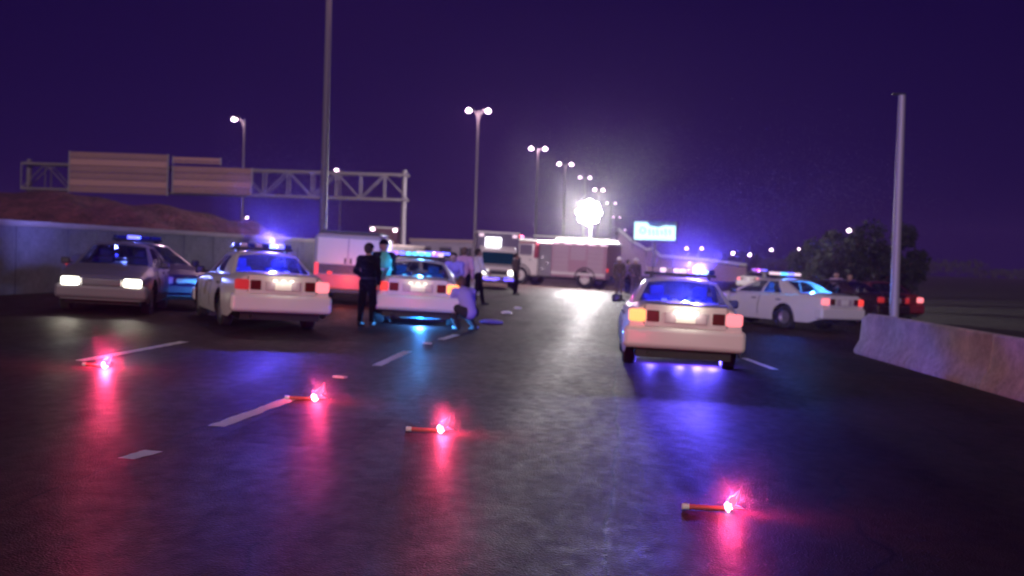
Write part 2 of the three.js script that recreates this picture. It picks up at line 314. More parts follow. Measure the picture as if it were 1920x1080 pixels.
{ // low pale building across the road, behind the middle police car
  const o = thing('building', 'long low pale building behind the middle police car and the ambulance', 'building');
  const p = at(770, 447, 150), q = at(912, 449, 150), y0 = gy(p.x, p.z) - 0.2, h = p.y - y0, w = q.x - p.x + 6;
  o.position.set(p.x + w / 2, y0, -153); const wall = S(0.40, 0.36, 0.46, 0.9, 0, { map: mottled });
  part(o, 'wall', box(w, h - 0.3, 6, 0, (h - 0.3) / 2, 0), wall); part(o, 'parapet', box(w + 0.3, 0.3, 6.3, 0, h - 0.15, 0), M.concrete);
  for (let i = 0; i < 6; i++) { const wn = part(o, 'window', box(1.3, 1.2, 0.06, -w / 2 + 1.6 + i * (w - 3.2) / 5, h * 0.55, 3.02), M.black); part(wn, 'sill', box(1.45, 0.1, 0.14, -w / 2 + 1.6 + i * (w - 3.2) / 5, h * 0.55 - 0.66, 3.05), M.concrete); }
}
{ // ramp with its railing, right of the truck
  const o = thing('ramp', 'descending highway ramp with pale railing below the lit billboard', 'ramp');
  const pts = [[1160, 430], [1186, 452], [1212, 468], [1224, 466], [1238, 480], [1262, 482], [1330, 488], [1400, 497]].map(([x, y], i) => at(x, y, 165 - i * 1.5));
  const rail = []; for (let i = 0; i < pts.length - 1; i++) rail.push(rod(pts[i], pts[i + 1], 0.16, 0.16, 8));
  part(o, 'railing', rail, M.whiteDull);
  const gWall = []; for (let i = 0; i < pts.length - 1; i++) { const a = pts[i], b = pts[i + 1]; gWall.push(patch(1, 1, (u, v) => { const r = a.clone().lerp(b, u); const g0 = gy(r.x, r.z); r.y = g0 + (r.y - 0.3 - g0) * v; return r; })); gWall.push(patch(1, 1, (u, v) => { const r = a.clone().lerp(b, u); r.y -= 0.3; r.z -= 7 * v; return r; })); }
  part(o, 'parapet_wall', gWall, S(0.34, 0.22, 0.34, 0.9));
  for (let i = 0; i < pts.length; i++) { const f = pts[i].clone(); f.y = gy(f.x, f.z); part(o, 'rail_post', rod(pts[i].clone().add(V(0, -0.9, 0.1)), pts[i].clone().add(V(0, 0.02, 0.1)), 0.07, 0.07, 6), M.galv); }
}
{ // billboard
  const Z = 140, a = at(1188, 414, Z), b = at(1268, 453, Z), w = b.x - a.x, h = a.y - b.y, o = thing('billboard', 'brightly lit pale cyan billboard on a post above the highway', 'billboard');
  o.position.set((a.x + b.x) / 2, 0, a.z); const cy = (a.y + b.y) / 2, y0 = gy(o.position.x, a.z);
  part(o, 'frame', [box(w + 0.16, h + 0.2, 0.3, 0, cy, -0.18)], S(0.01, 0.03, 0.06, 0.6));
  const cv = document.createElement('canvas'); cv.width = 256; cv.height = 128; const c = cv.getContext('2d');
  c.fillStyle = '#c9fbff'; c.fillRect(0, 0, 256, 128); c.fillStyle = '#5fb6c8';
  c.fillStyle = '#0c3c58'; c.beginPath(); c.moveTo(80, 0); c.lineTo(256, 0); c.lineTo(256, 22); c.lineTo(190, 20); c.lineTo(150, 34); c.lineTo(96, 26); c.fill();
  c.strokeStyle = '#69b3cf'; c.lineWidth = 9; c.beginPath(); c.ellipse(52, 62, 17, 20, 0, 0, 6.3); c.stroke();
  for (const [x, y, q] of [[92, 48, 44], [116, 52, 40], [140, 48, 44], [168, 56, 30], [192, 44, 46], [218, 50, 36]]) { c.beginPath(); c.moveTo(x, y); c.lineTo(x + 5, y + q); c.stroke(); }
  const t = new THREE.CanvasTexture(cv); t.colorSpace = THREE.SRGBColorSpace;
  part(o, 'lit_sign_face', mv(new THREE.PlaneGeometry(w - 0.2, h - 0.2), 0, cy, 0.0), S(0.05, 0.06, 0.06, 0.5, 0, { emissive: new THREE.Color(1, 1, 1), emissiveMap: t, emissiveIntensity: 1.7 }));
  part(o, 'post', rod(V(0, y0, -0.25), V(0, cy - h / 2 - 0.1, -0.25), 0.22, 0.2, 12), M.galv);
}
// ---------------------------------------------------------------- trees
function tree(px, depth, H, R, label, n = 7000) {
  const b = at(px, 520, depth); b.y = gy(b.x, b.z) - 0.1; const o = thing('tree', label, 'tree'); o.position.copy(b);
  const limbs = [rod(V(0, 0, 0), V(0, H * 0.6, 0), 0.2, 0.1, 9)]; const cl = [];
  for (let i = 0; i < 14; i++) { const a = rr(0, 6.28), y = H * rr(0.35, 0.95), r = R * rr(0.25, 0.85) * Math.sqrt(Math.max(0.05, 1 - ((y / H - 0.6) / 0.45) ** 2)); const c = V(Math.cos(a) * r, y, Math.sin(a) * r); cl.push([c, R * rr(0.25, 0.5)]); limbs.push(rod(V(0, Math.min(H * 0.58, y * 0.6), 0), c, 0.07, 0.02, 5)); }
  const pos = new Float32Array(n * 9);
  for (let i = 0; i < n; i++) { const [c, r] = cl[i % cl.length]; const p = V(rr(-1, 1), rr(-1, 1), rr(-1, 1)).normalize().multiplyScalar(r * Math.cbrt(rnd())).add(c); for (let k = 0; k < 3; k++) { pos[i * 9 + k * 3] = p.x + rr(-0.16, 0.16); pos[i * 9 + k * 3 + 1] = p.y + rr(-0.16, 0.16); pos[i * 9 + k * 3 + 2] = p.z + rr(-0.16, 0.16); } }
  const g = new THREE.BufferGeometry(); g.setAttribute('position', new THREE.BufferAttribute(pos, 3)); g.computeVertexNormals();
  part(o, 'trunk', limbs, S(0.02, 0.016, 0.013, 0.9)); part(o, 'crown', g, S(0.012, 0.015, 0.009, 0.9));
}
tree(1530, 92, 3.4, 1.7, 'dark bushy tree left of the lone street lamp at right'); tree(1588, 80, 3.7, 2.0, 'dark tree behind the dark red car, under the lone street lamp');
tree(1648, 68, 4.0, 2.2, 'dark tree beside the unlit grey pole at right');
{ // far wood on the skyline: one mass
  const n = 9000, pos = new Float32Array(n * 9);
  for (let i = 0; i < n; i++) { const x = rr(-130, 190), z = -rr(405, 440), hh = 3.2 + 1.6 * Math.sin(x * 0.11) + 1.1 * Math.sin(x * 0.37 + 1); const y = gy(x, z) + Math.max(0.3, hh) * Math.sqrt(rnd()); for (let k = 0; k < 3; k++) { pos[i * 9 + k * 3] = x + rr(-0.8, 0.8); pos[i * 9 + k * 3 + 1] = y + rr(-0.8, 0.8); pos[i * 9 + k * 3 + 2] = z + rr(-0.8, 0.8); } }
  const g = new THREE.BufferGeometry(); g.setAttribute('position', new THREE.BufferAttribute(pos, 3)); g.computeVertexNormals();
  solo('distant_wood', g, S(0.04, 0.05, 0.03, 0.9), 'dark far off line of trees along the horizon', 'wood', null, 'stuff');
}

// ---------------------------------------------------------------- cars
const lerpTab = (tab, z) => { if (z <= tab[0][0]) return tab[0][1]; for (let i = 1; i < tab.length; i++) if (z <= tab[i][0]) { const [a, A] = tab[i - 1], [b, B] = tab[i], t = (z - a) / (b - a), s = t * t * (3 - 2 * t) * 0.5 + t * 0.5; return A + (B - A) * s; } return tab[tab.length - 1][1]; };
const AX = [-1.72, 1.18], RW = 0.345, RA = 0.42;
const cw = z => 0.985 - (z < -1.6 ? 0.15 * ((-1.6 - z) / 1.0) ** 2 : 0) - (z > 1.4 ? 0.085 * ((z - 1.4) / 1.2) ** 2 : 0);
const deck = z => lerpTab([[-2.66, 0.70], [-2.5, 0.80], [-2.0, 0.90], [-1.05, 1.01], [0, 1.01], [1.4, 1.05], [1.7, 1.10], [2.3, 1.10], [2.52, 1.07], [2.6, 1.02]], z);
const belt = z => lerpTab([[-2.66, 0.62], [-2.5, 0.72], [-1.9, 0.82], [-1.0, 0.93], [1.2, 0.97], [2.2, 0.99], [2.6, 0.96]], z);
const sill = z => { let s = 0.24 + (z < -2.3 ? 0.05 : 0) + (z > 2.1 ? 0.12 * Math.min(1, (z - 2.1) / 0.4) : 0); for (const c of AX) { const d = z - c; if (Math.abs(d) < RA) s = Math.max(s, 0.33 + Math.sqrt(RA * RA - d * d)); } return s; };
const sideX = (z, y) => cw(z) * (1 - (y > 0.55 ? 0.22 * (y - 0.55) ** 2 / 0.2 * 0.55 : 0.35 * (0.55 - y) ** 2));
function bodyShell() {
  const zs = []; for (let z = -2.64; z < 2.581; z += 0.06) zs.push(z);
  for (const c of AX) for (let k = -8; k <= 8; k++) zs.push(c + RA * 0.999 * Math.sin(k / 8 * Math.PI / 2), c - RA - 0.004, c + RA + 0.004);
  zs.sort((a, b) => a - b); const Z = zs.filter((z, i) => !i || z - zs[i - 1] > 0.004);
  const fr = [0, 0.07, 0.2, 0.36, 0.52, 0.68, 0.84, 0.95, 1];
  const half = z => { const s = sill(z), b = belt(z), d = deck(z), r = []; for (const f of fr) { const y = s + (b - s) * f; r.push([sideX(z, y) - (f === 1 ? 0.012 : 0), y]); } const xb = r[8][0]; r.push([xb - 0.06, b + (d - b) * 0.55], [xb * 0.84, b + (d - b) * 0.85], [xb * 0.5, d], [0, d + 0.012]); return r; };
  const H = Z.map(half), n = H[0].length, full = 2 * n - 1;
  const g = patch(full - 1, Z.length - 1, (u, v) => { const j = Math.round(v * (Z.length - 1)), k = Math.round(u * (full - 1)), h = H[j]; const [x, y] = k < n ? [-h[k][0], h[k][1]] : h[full - 1 - k]; return V(x, y, Z[j]); });
  const cap = j => { const h = H[j], pts = []; for (let k = 0; k < full; k++) { const [x, y] = k < n ? [-h[k][0], h[k][1]] : h[full - 1 - k]; pts.push(new THREE.Vector2(x, y)); } return new THREE.ShapeGeometry(new THREE.Shape(pts)).translate(0, 0, Z[j]); };
  return merge([toCreasedNormals(g.toNonIndexed(), 0.7), cap(0), cap(Z.length - 1)]);
}
// greenhouse: side, rear and front patches between the belt and the roof
const GH = { fz: -1.08, rz: 1.66, bx: 0.83, fy: 0.97, ry: 1.03, tf: -0.18, tr: 0.84, tx: 0.60, ty: 1.41 };
const ghSide = (sx, t, s) => { const b = V(GH.bx + 0.035 * Math.sin(Math.PI * t), GH.fy + (GH.ry - GH.fy) * t, GH.fz + (GH.rz - GH.fz) * t), r = V(GH.tx, GH.ty, GH.tf + (GH.tr - GH.tf) * t), p = b.lerp(r, s); p.x += 0.05 * Math.sin(Math.PI * s) * Math.sin(Math.PI * Math.min(1, Math.max(0, t))); p.x *= sx; return p; };
const ghEnd = (rear, u, s) => { const x = 2 * u - 1, q = 1 - x * x, b = V(GH.bx * x, rear ? GH.ry : GH.fy, rear ? GH.rz + 0.10 * q : GH.fz - 0.16 * q), r = V(GH.tx * x, GH.ty + 0.045 * q, rear ? GH.tr + 0.05 * q : GH.tf - 0.07 * q), p = b.lerp(r, s); p.y += 0.03 * Math.sin(Math.PI * s) * q; return p; };
function cut(fn, ts, ss, holes, nu = 4) { const out = []; for (let i = 0; i < ts.length - 1; i++) for (let j = 0; j < ss.length - 1; j++) if (!holes.some(([a, b]) => a === i && b === j)) out.push(patch(nu, 4, (u, v) => fn(ts[i] + (ts[i + 1] - ts[i]) * u, ss[j] + (ss[j + 1] - ss[j]) * v))); return out; }
const pane = (fn, t0, t1, s0, s1) => patch(8, 6, (u, v) => fn(t0 + (t1 - t0) * u, s0 + (s1 - s0) * v));
const SH = { body: bodyShell() };
SH.green = (() => {
  const L = []; const ts = [0, 0.07, 0.45, 0.49, 0.76, 1], ss = [0, 0.06, 0.90, 1];
  for (const sx of [-1, 1]) L.push(...cut((t, s) => ghSide(sx, t, s), ts, ss, [[1, 1], [3, 1]]));
  L.push(...cut((u, s) => ghEnd(true, u, s), [0, 0.05, 0.95, 1], [0, 0.05, 0.90, 1], [[1, 1]], 10), ...cut((u, s) => ghEnd(false, u, s), [0, 0.045, 0.955, 1], [0, 0.03, 0.93, 1], [[1, 1]], 10));
  L.push(patch(12, 10, (u, v) => { const a = ghEnd(false, u, 1), b = ghEnd(true, u, 1), x = 2 * u - 1; const p = a.lerp(b, v); p.y += 0.035 * Math.sin(Math.PI * v) * (1 - x * x * 0.8); return p; }));
  return merge(L);
})();
SH.rearGlass = pane((u, s) => ghEnd(true, u, s).add(V(0, -0.004, -0.008)), 0.05, 0.95, 0.05, 0.90);
SH.frontGlass = pane((u, s) => ghEnd(false, u, s).add(V(0, -0.004, 0.008)), 0.045, 0.955, 0.03, 0.93);
SH.sideGlass = [-1, 1].flatMap(sx => [[0.07, 0.45], [0.49, 0.76]].map(([a, b]) => pane((t, s) => ghSide(sx, t, s).add(V(-sx * 0.008, 0, 0)), a, b, 0.06, 0.90)));
SH.door = [-1, 1].flatMap(sx => [[-1.02, 0.16], [0.19, 1.12]].map(([z0, z1]) => patch(14, 10, (u, v) => { const z = z0 + (z1 - z0) * u, lo = Math.max(0.30, sill(z) + 0.05), y = lo + (belt(z) - 0.035 - lo) * v; return V(sx * (sideX(z, y) + 0.007), y, z); })));
SH.tyre = (() => { const p = [[0.20, -0.10], [0.30, -0.112], [0.335, -0.095], [RW, -0.06], [RW, 0.06], [0.335, 0.095], [0.30, 0.112], [0.20, 0.10]].map(([x, y]) => new THREE.Vector2(x, y)); return new THREE.LatheGeometry(p, 28).rotateZ(Math.PI / 2); })();
SH.rim = (() => { const p = [[0.001, 0.05], [0.05, 0.06], [0.07, 0.045], [0.13, 0.03], [0.15, 0.06], [0.19, 0.075], [0.215, 0.095], [0.225, 0.10], [0.215, 0.0]].map(([x, y]) => new THREE.Vector2(x, y)); const g = [new THREE.LatheGeometry(p, 24).rotateZ(-Math.PI / 2)]; for (let i = 0; i < 8; i++) g.push(mv(new THREE.BoxGeometry(0.012, 0.05, 0.03), 0.062, 0, 0).translate(0, 0.155, 0).rotateX(i * Math.PI / 4)); return merge(g); })();
function bend(g, k, z0) { const p = g.attributes.position; for (let i = 0; i < p.count; i++) p.setZ(i, p.getZ(i) - k * p.getX(i) ** 2 * Math.sign(z0)); return g; }
SH.rearBumper = bend(mv(new RoundedBoxGeometry(1.93, 0.34, 0.30, 5, 0.08), 0, 0.53, 2.56), 0.085, 1);
SH.frontBumper = bend(mv(new RoundedBoxGeometry(1.86, 0.30, 0.30, 5, 0.08), 0, 0.46, -2.62), 0.10, -1);
SH.trunk = bend(mv(new RoundedBoxGeometry(1.28, 0.36, 0.05, 3, 0.02), 0, 0.88, 2.59), 0.03, 1);
SH.seam = merge([rbox(1.30, 0.012, 0.03, 0.004, 0, 1.075, 2.545), box(0.012, 0.3, 0.02, -0.655, 0.88, 2.575), box(0.012, 0.3, 0.02, 0.655, 0.88, 2.575)]);

function car(name, label, cat, opt = {}) {
  const { paint = M.white, bar = null, tailL = M.lensRed, tailR = M.lensRed, deckLight = null, headlights = false, mirror = M.plastic, barLights = [], group, glass = M.glass } = opt;
  const o = thing(name, label, cat, group);
  part(o, 'body', SH.body, paint);
  part(o, 'roof', SH.green, paint);
  part(o, 'underbody', [box(1.50, 0.30, 4.9, 0, 0.36, 0), box(1.86, 0.16, 1.9, 0, 0.33, -0.27), mv(new THREE.CylinderGeometry(0.035, 0.035, 0.5, 10), -0.55, 0.27, 2.45, Math.PI / 2)], M.black);
  part(o, 'rear_window', SH.rearGlass, glass); part(o, 'windscreen', SH.frontGlass, glass);
  SH.sideGlass.forEach(g => part(o, 'side_window', g, glass));
  SH.door.forEach((g, i) => { const d = part(o, 'door', g, paint); const sx = i < 2 ? -1 : 1, z = i % 2 ? 1.0 : 0.04; part(d, 'handle', rbox(0.03, 0.035, 0.19, 0.012, sx * (sideX(z, 0.84) + 0.018), 0.84, z - 0.06), M.plastic); });
  for (const sx of [-1, 1]) for (const z of [-1.03, 0.175, 1.13]) { const pts = [0.34, 0.5, 0.7, 0.92].map(y => Math.max(y, z > 1 ? sill(z) + 0.05 : y)).map(y => V(sx * (sideX(z, y) + 0.006), y, z)); part(o, 'door_gap', new THREE.TubeGeometry(new THREE.CatmullRomCurve3(pts), 8, 0.009, 5), M.black); }
  if (bar) { if (opt.emblem) for (const sx of [-1, 1]) part(o, 'door_emblem', patch(8, 8, (u, v) => { const a = 6.283 * u, q = 0.15 * v, z = -0.42 + q * Math.cos(a), y = 0.68 + q * 1.1 * Math.sin(a); return V(sx * (sideX(z, y) + 0.011), y, z); }), S(0.30, 0.26, 0.10, 0.5)); part(o, 'antenna', rod(V(0.35, 1.08, 2.0), V(0.35, 1.62, 2.12), 0.008, 0.004, 6), M.black); }
  for (const [i, z] of AX.entries()) for (const sx of [-1, 1]) { const w = part(o, 'wheel', SH.tyre, M.rubber, [sx * 0.82, RW, z]); const r = part(w, 'rim', SH.rim, M.silver); if (sx < 0) r.rotation.z = Math.PI; }
  part(o, 'rear_bumper', SH.rearBumper, paint); part(o, 'front_bumper', SH.frontBumper, paint);
  part(o, 'boot_lid', SH.trunk, paint); part(o, 'boot_seam', SH.seam, M.black);
  for (const sx of [-1, 1]) {
    const m = sx < 0 ? tailL : tailR;
    const t = part(o, 'taillight', bend(mv(new RoundedBoxGeometry(0.27, 0.20, 0.11, 4, 0.05), sx * 0.765, 0.87, 2.61), 0.075, 1), m);
    part(t, 'dark_lens', bend(mv(new RoundedBoxGeometry(0.20, 0.18, 0.06, 3, 0.02), sx * 0.515, 0.87, 2.62), 0.06, 1), M.lensDark);
    part(o, 'mirror', [rbox(0.20, 0.15, 0.11, 0.045, sx * 1.05, 1.03, -0.80), rod(V(sx * 0.9, 0.98, -0.80), V(sx * 1.0, 1.02, -0.80), 0.025)], mirror);
    const hl = part(o, 'headlight', rbox(0.36, 0.17, 0.10, 0.04, sx * 0.62, 0.66, -2.66, 0, sx * 0.12), headlights ? M.head : M.clearOff);
    if (headlights) { const l = new THREE.SpotLight(new THREE.Color(1, 0.92, 0.75), headlights, 60, 0.5, 0.6); l.position.set(sx * 0.62, 0.66, -2.80); l.target.position.set(sx * 0.62, 0.2, -12); l.castShadow = true; o.add(l, l.target); }
  }
  const pl = part(o, 'plate_panel', rbox(0.66, 0.17, 0.025, 0.01, 0, 0.86, 2.62), M.clearOff); part(pl, 'licence_plate', rbox(0.31, 0.16, 0.012, 0.005, 0, 0.86, 2.638), M.plate);
  if (opt.plateLit) for (const x of [-0.16, 0, 0.16]) { part(pl, 'added_plate_lamp', rbox(0.07, 0.03, 0.03, 0.01, x, 0.965, 2.65), M.addedPlateLamp); pointLight(V(x, 0.95, 2.72), [1, 0.92, 0.78], opt.plateLit / 3, o, 1); }  // lamps added to brighten the plate in place of its retroreflection
  part(o, 'grille', rbox(0.8, 0.14, 0.05, 0.02, 0, 0.66, -2.67), M.chrome);
  for (const sx of [-1, 1]) part(o, 'front_seat', [rbox(0.5, 0.62, 0.16, 0.06, sx * 0.38, 0.86, 0.02, -0.15), rbox(0.26, 0.17, 0.09, 0.04, sx * 0.38, 1.24, 0.08)], M.seat);
  part(o, 'rear_seat', [rbox(1.3, 0.5, 0.18, 0.06, 0, 0.84, 1.0, -0.2), rbox(1.3, 0.03, 0.6, 0.01, 0, 1.02, 1.36)], M.seat);
  part(o, 'dashboard', [rbox(1.4, 0.18, 0.35, 0.06, 0, 0.94, -0.86), mv(new THREE.TorusGeometry(0.18, 0.016, 6, 18), -0.38, 0.98, -0.55, 0.4)], M.seat);
  if (bar) {
    const b = part(o, 'lightbar', [rbox(1.24, 0.05, 0.28, 0.02, 0, 1.525, 0.30), box(0.05, 0.06, 0.2, -0.5, 1.485, 0.30), box(0.05, 0.06, 0.2, 0.5, 1.485, 0.30)], M.plastic);
    const n = bar.length, w = 1.2 / n; bar.forEach((m, i) => part(b, 'lens', rbox(w - 0.02, 0.085, 0.25, 0.03, -0.6 + w * (i + 0.5), 1.592, 0.30), m));
    for (const [x, c, cd] of barLights) pointLight(V(x, 1.592, 0.30), c, cd, o, 2);
  }
  if (deckLight) { const d = part(o, 'deck_light', [rbox(0.9, 0.05, 0.1, 0.015, 0, 1.06, 1.42)], M.plastic); deckLight.forEach(([x, m]) => part(d, 'lens', rbox(0.09, 0.05, 0.03, 0.012, x, 1.10, 1.46), m)); if (opt.deckCd) pointLight(V(0.05, 1.17, 1.34), opt.deckColor || [0.15, 0.2, 1], opt.deckCd, o, 2); }
  return o;
}
const fwd = deg => V(Math.sin(deg * Math.PI / 180), 0, -Math.cos(deg * Math.PI / 180));
const putCar = (o, px, py, deg, back = 2.5) => stand(o, G(px, py).addScaledVector(fwd(deg), back), deg);
const BL = [0.10, 0.07, 1], CY = [0.06, 0.32, 1];
{ // nearest car, right of centre
  const o = car('police_car', 'nearest white police car, seen squarely from behind right of centre, amber left taillight', 'police car', {
    bar: [M.clearOff, M.clearOff, M.whiteLens, M.clearOff, M.whiteLens, M.whiteLens, M.purpleLens, M.paleBlueLens, M.paleBlueLens, M.blueOff], tailL: M.lensAmber, tailR: M.lensPink, plateLit: 0.25,
    barLights: [[0.30, BL, 150], [-0.06, [0.5, 0.25, 1], 8]], deckLight: [[-0.3, M.blueLens], [-0.12, M.blueLens], [0.08, M.paleBlueLens], [0.25, M.blueLens]], deckCd: 45, deckColor: [0.05, 0.06, 1] });
  putCar(o, 1279, 698, 3.6); o.updateMatrixWorld(true); carR = o;
  part(o, 'added_glow_bar', rbox(1.1, 0.03, 0.03, 0.01, 0.1, 0.20, 0.9), M.blueLens); for (const x of [-0.45, 0.05, 0.35, 0.6]) pointLight(V(x, 0.15, 1.0), BL, x > 0.2 ? 16 : 9, o, 3);  // blue bar and lights added to make the glow beneath the car
}
{ // left car
  const o = car('police_car', 'white police car at left turned to show its left side, blue light on the roof', 'police car', {
    bar: [M.blueOff, M.clearOff, M.blueOff, M.clearOff, M.blueOff, M.paleBlueLens, M.blueLens, M.blueOff], tailL: M.lensRedDim, tailR: M.lensPink, plateLit: 0.12,
    barLights: [[0.225, BL, 105]], deckLight: [[-0.1, M.blueOff], [0.1, M.blueLens], [0.3, M.blueLens]], deckCd: 40, deckColor: [0.05, 0.06, 1], emblem: true });
  putCar(o, 524, 622, -21); o.updateMatrixWorld(true); carL = o;
}
{ // middle car
  const o = car('police_car', 'middle white police car with cyan roof lights and red taillights, beside the crouching person', 'police car', {
    bar: [M.purpleLens, M.blueLens, M.cyanLens, M.cyanLens, M.cyanLens, M.cyanLens, M.purpleLens, M.whiteLens], tailL: M.lensRed, tailR: M.lensAmber, plateLit: 0.09,
    barLights: [[0.08, CY, 16]], deckLight: [[-0.3, M.cyanLens], [-0.05, M.cyanLens], [0.05, M.cyanLens], [0.25, M.cyanLens]], deckCd: 9, deckColor: CY });
  putCar(o, 779, 614, -4.6);
  part(o, 'added_glow_bar', rbox(0.9, 0.04, 0.04, 0.01, 0.1, 0.21, 2.1), M.cyanLens); pointLight(V(0.1, 0.13, 2.15), CY, 30, o, 2);  // cyan bar and light added for the glow under this car
}
{ // far right car, parked across the lane, rear to the right
  const o = car('police_car', 'white police car at far right parked aslant across the lane, cyan blue roof light', 'police car', {
    bar: [M.whiteLens, M.whiteLens, M.cyanLens, M.cyanLens, M.blueLens, M.blueLens, M.whiteLens, M.whiteLens], tailL: M.lensPink, tailR: M.lensRed,
    barLights: [[-0.08, [0.05, 0.16, 1], 26]], deckLight: [[0, M.blueLens], [0.2, M.cyanLens]], deckCd: 22, deckColor: CY });
  stand(o, G(1452, 611), -37);
}
{ // cars at the left edge of the picture
  const a = car('parked_car', 'grey car facing the camera with dazzling headlights at the far left', 'car', { headlights: 4, paint: S(0.16, 0.15, 0.17, 0.35) });
  stand(a, G(222, 578), 172);
  const b = car('parked_car', 'dark blue sedan with blue reflections, between the dazzling headlights and the left police car', 'car', { paint: M.navy, deckLight: [[0, M.blueLens]], deckCd: 5, bar: [M.blueOff, M.blueOff, M.blueLens, M.blueOff], barLights: [[0.2, [0.2, 0.25, 1], 30, 0.05]] });
  stand(b, G(262, 566), 140);
}
{ // at the right edge
  const a = car('parked_car', 'dark red car behind the end of the concrete barrier at right', 'car', { paint: M.maroon, tailL: M.lensPink, tailR: M.lensPink });
  stand(a, G(1640, 598), -5);
  const b = car('parked_car', 'dark car tucked behind the rear of the far right police car', 'car', { paint: P(0.03, 0.012, 0.02, 0.3, { clearcoat: 0.6 }), tailL: M.lensRedDim, tailR: M.lensRedDim });
  stand(b, G(1560, 600), -40);
}

{ // far patrol cars
  const a = car('police_car', 'distant police car with purple lights, seen left of the far right police car', 'police car', { bar: [M.purpleLens, M.pinkLens, M.purpleLens, M.blueLens], barLights: [[0, [0.4, 0.1, 1], 14]], tailL: M.lensPink, tailR: M.lensPink });
  stand(a, G(1424, 545), 30);
  const b = car('police_car', 'distant police car with blue roof lights just behind the middle police car', 'police car', { bar: [M.blueLens, M.purpleLens, M.blueLens, M.whiteLens], barLights: [[0, [0.2, 0.1, 1], 14]] });
  stand(b, G(812, 560), 160);
}

// ---------------------------------------------------------------- box-bodied vehicles
function wheel(o, x, z, r, w, m = M.silver) {
  const t = part(o, 'wheel', mv(new THREE.LatheGeometry([[0.55, -0.5], [0.92, -0.5], [1, -0.36], [1, 0.36], [0.92, 0.5], [0.55, 0.5]].map(([a, b]) => new THREE.Vector2(a * r, b * w)), 26), 0, 0, 0, 0, 0, Math.PI / 2), M.rubber, [x, r, z]);
  const s = Math.sign(x); part(t, 'rim', mv(new THREE.LatheGeometry([[0.001, 0.5], [0.18, 0.48], [0.25, 0.3], [0.48, 0.28], [0.58, 0.46], [0.58, 0]].map(([a, b]) => new THREE.Vector2(a * r, b * w)), 20), 0, 0, 0, 0, 0, -s * Math.PI / 2), m);
}
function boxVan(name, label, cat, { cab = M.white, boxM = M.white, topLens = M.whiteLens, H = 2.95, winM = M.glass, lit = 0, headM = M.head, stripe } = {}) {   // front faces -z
  const o = thing(name, label, cat);
  const prof = [[-2.9, 0.42], [-2.95, 0.95], [-2.75, 1.12], [-1.95, 1.24], [-1.30, 2.05], [-0.9, 2.18], [-0.6, 2.18], [-0.6, 0.42]];
  const g = new THREE.ExtrudeGeometry(new THREE.Shape(prof.map(([z, y]) => new THREE.Vector2(z, y))), { depth: 1.86, bevelEnabled: true, bevelSize: 0.05, bevelThickness: 0.05, bevelSegments: 3 });
  part(o, 'cab', mv(g, 0, 0, 0).translate(0, 0, -0.93).rotateY(-Math.PI / 2), cab);
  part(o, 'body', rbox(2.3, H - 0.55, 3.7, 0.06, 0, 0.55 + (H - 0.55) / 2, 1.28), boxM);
  part(o, 'roof_cap', rbox(2.34, 0.10, 3.74, 0.04, 0, H + 0.03, 1.28), M.whiteDull);
  const ws = part(o, 'windscreen', patch(6, 4, (u, v) => V((u - 0.5) * 1.66, 1.30 + 0.70 * v, -2.0 + 0.60 * v)), winM); 
  for (const s of [-1, 1]) {
    part(o, 'side_window', box(0.02, 0.55, 0.62, s * 0.985, 1.68, -1.02), winM);
    const hl = part(o, 'headlight', rbox(0.34, 0.22, 0.08, 0.03, s * 0.70, 0.88, -2.98), headM);
    part(o, 'mirror', rbox(0.12, 0.34, 0.14, 0.03, s * 1.16, 1.55, -1.75), M.plastic);
    for (const z of [-2.05, 1.75]) wheel(o, s * 0.9, z, 0.40, 0.26);
    part(o, 'top_light', rbox(0.26, 0.16, 0.08, 0.02, s * 0.9, H - 0.14, -0.62), topLens);
    part(o, 'compartment_door', [rbox(0.03, 1.5, 1.1, 0.01, s * 1.155, 1.5, 0.3), rbox(0.03, 1.5, 1.1, 0.01, s * 1.155, 1.5, 1.7)], boxM);
  }
  part(o, 'bumper', rbox(2.06, 0.26, 0.24, 0.06, 0, 0.52, -3.02), M.chrome); part(o, 'grille', rbox(0.95, 0.26, 0.06, 0.02, 0, 0.88, -2.97), M.black);
  if (stripe) part(o, 'stripe', [box(0.02, 0.22, 3.4, -1.168, 1.2, 1.28), box(0.02, 0.22, 3.4, 1.168, 1.2, 1.28)], stripe);
  if (lit) { part(o, 'front_glow_panel', rbox(0.85, 0.55, 0.06, 0.03, 0.25, H - 0.52, -0.62), E(1, 0.97, 1, 4)); pointLight(V(0.25, H - 0.5, -0.85), [1, 0.95, 1], lit, o, 8); }  // glowing panel and light stand in for a brightly lit box front
  return o;
}
{
  const a = boxVan('ambulance', 'white ambulance facing the camera with a glowing panel for its lit box front and a teal reflection painted in its windscreen', 'ambulance', { lit: 0.12, boxM: S(0.13, 0.11, 0.17, 0.5), winM: P(0.004, 0.045, 0.075, 0.08, { clearcoat: 1 }) });  // teal reflection is painted into the windscreen colour
  stand(a, G(928, 539), 177); a.scale.setScalar(0.92);
  const b = boxVan('box_truck', 'dark maroon box truck with two pink lights at its top corners', 'truck', { cab: M.maroon, boxM: S(0.07, 0.015, 0.03, 0.6), topLens: M.lampGlow, H: 3.35, headM: M.clearOff });
  stand(b, at(716, 520, 112), 178);
}
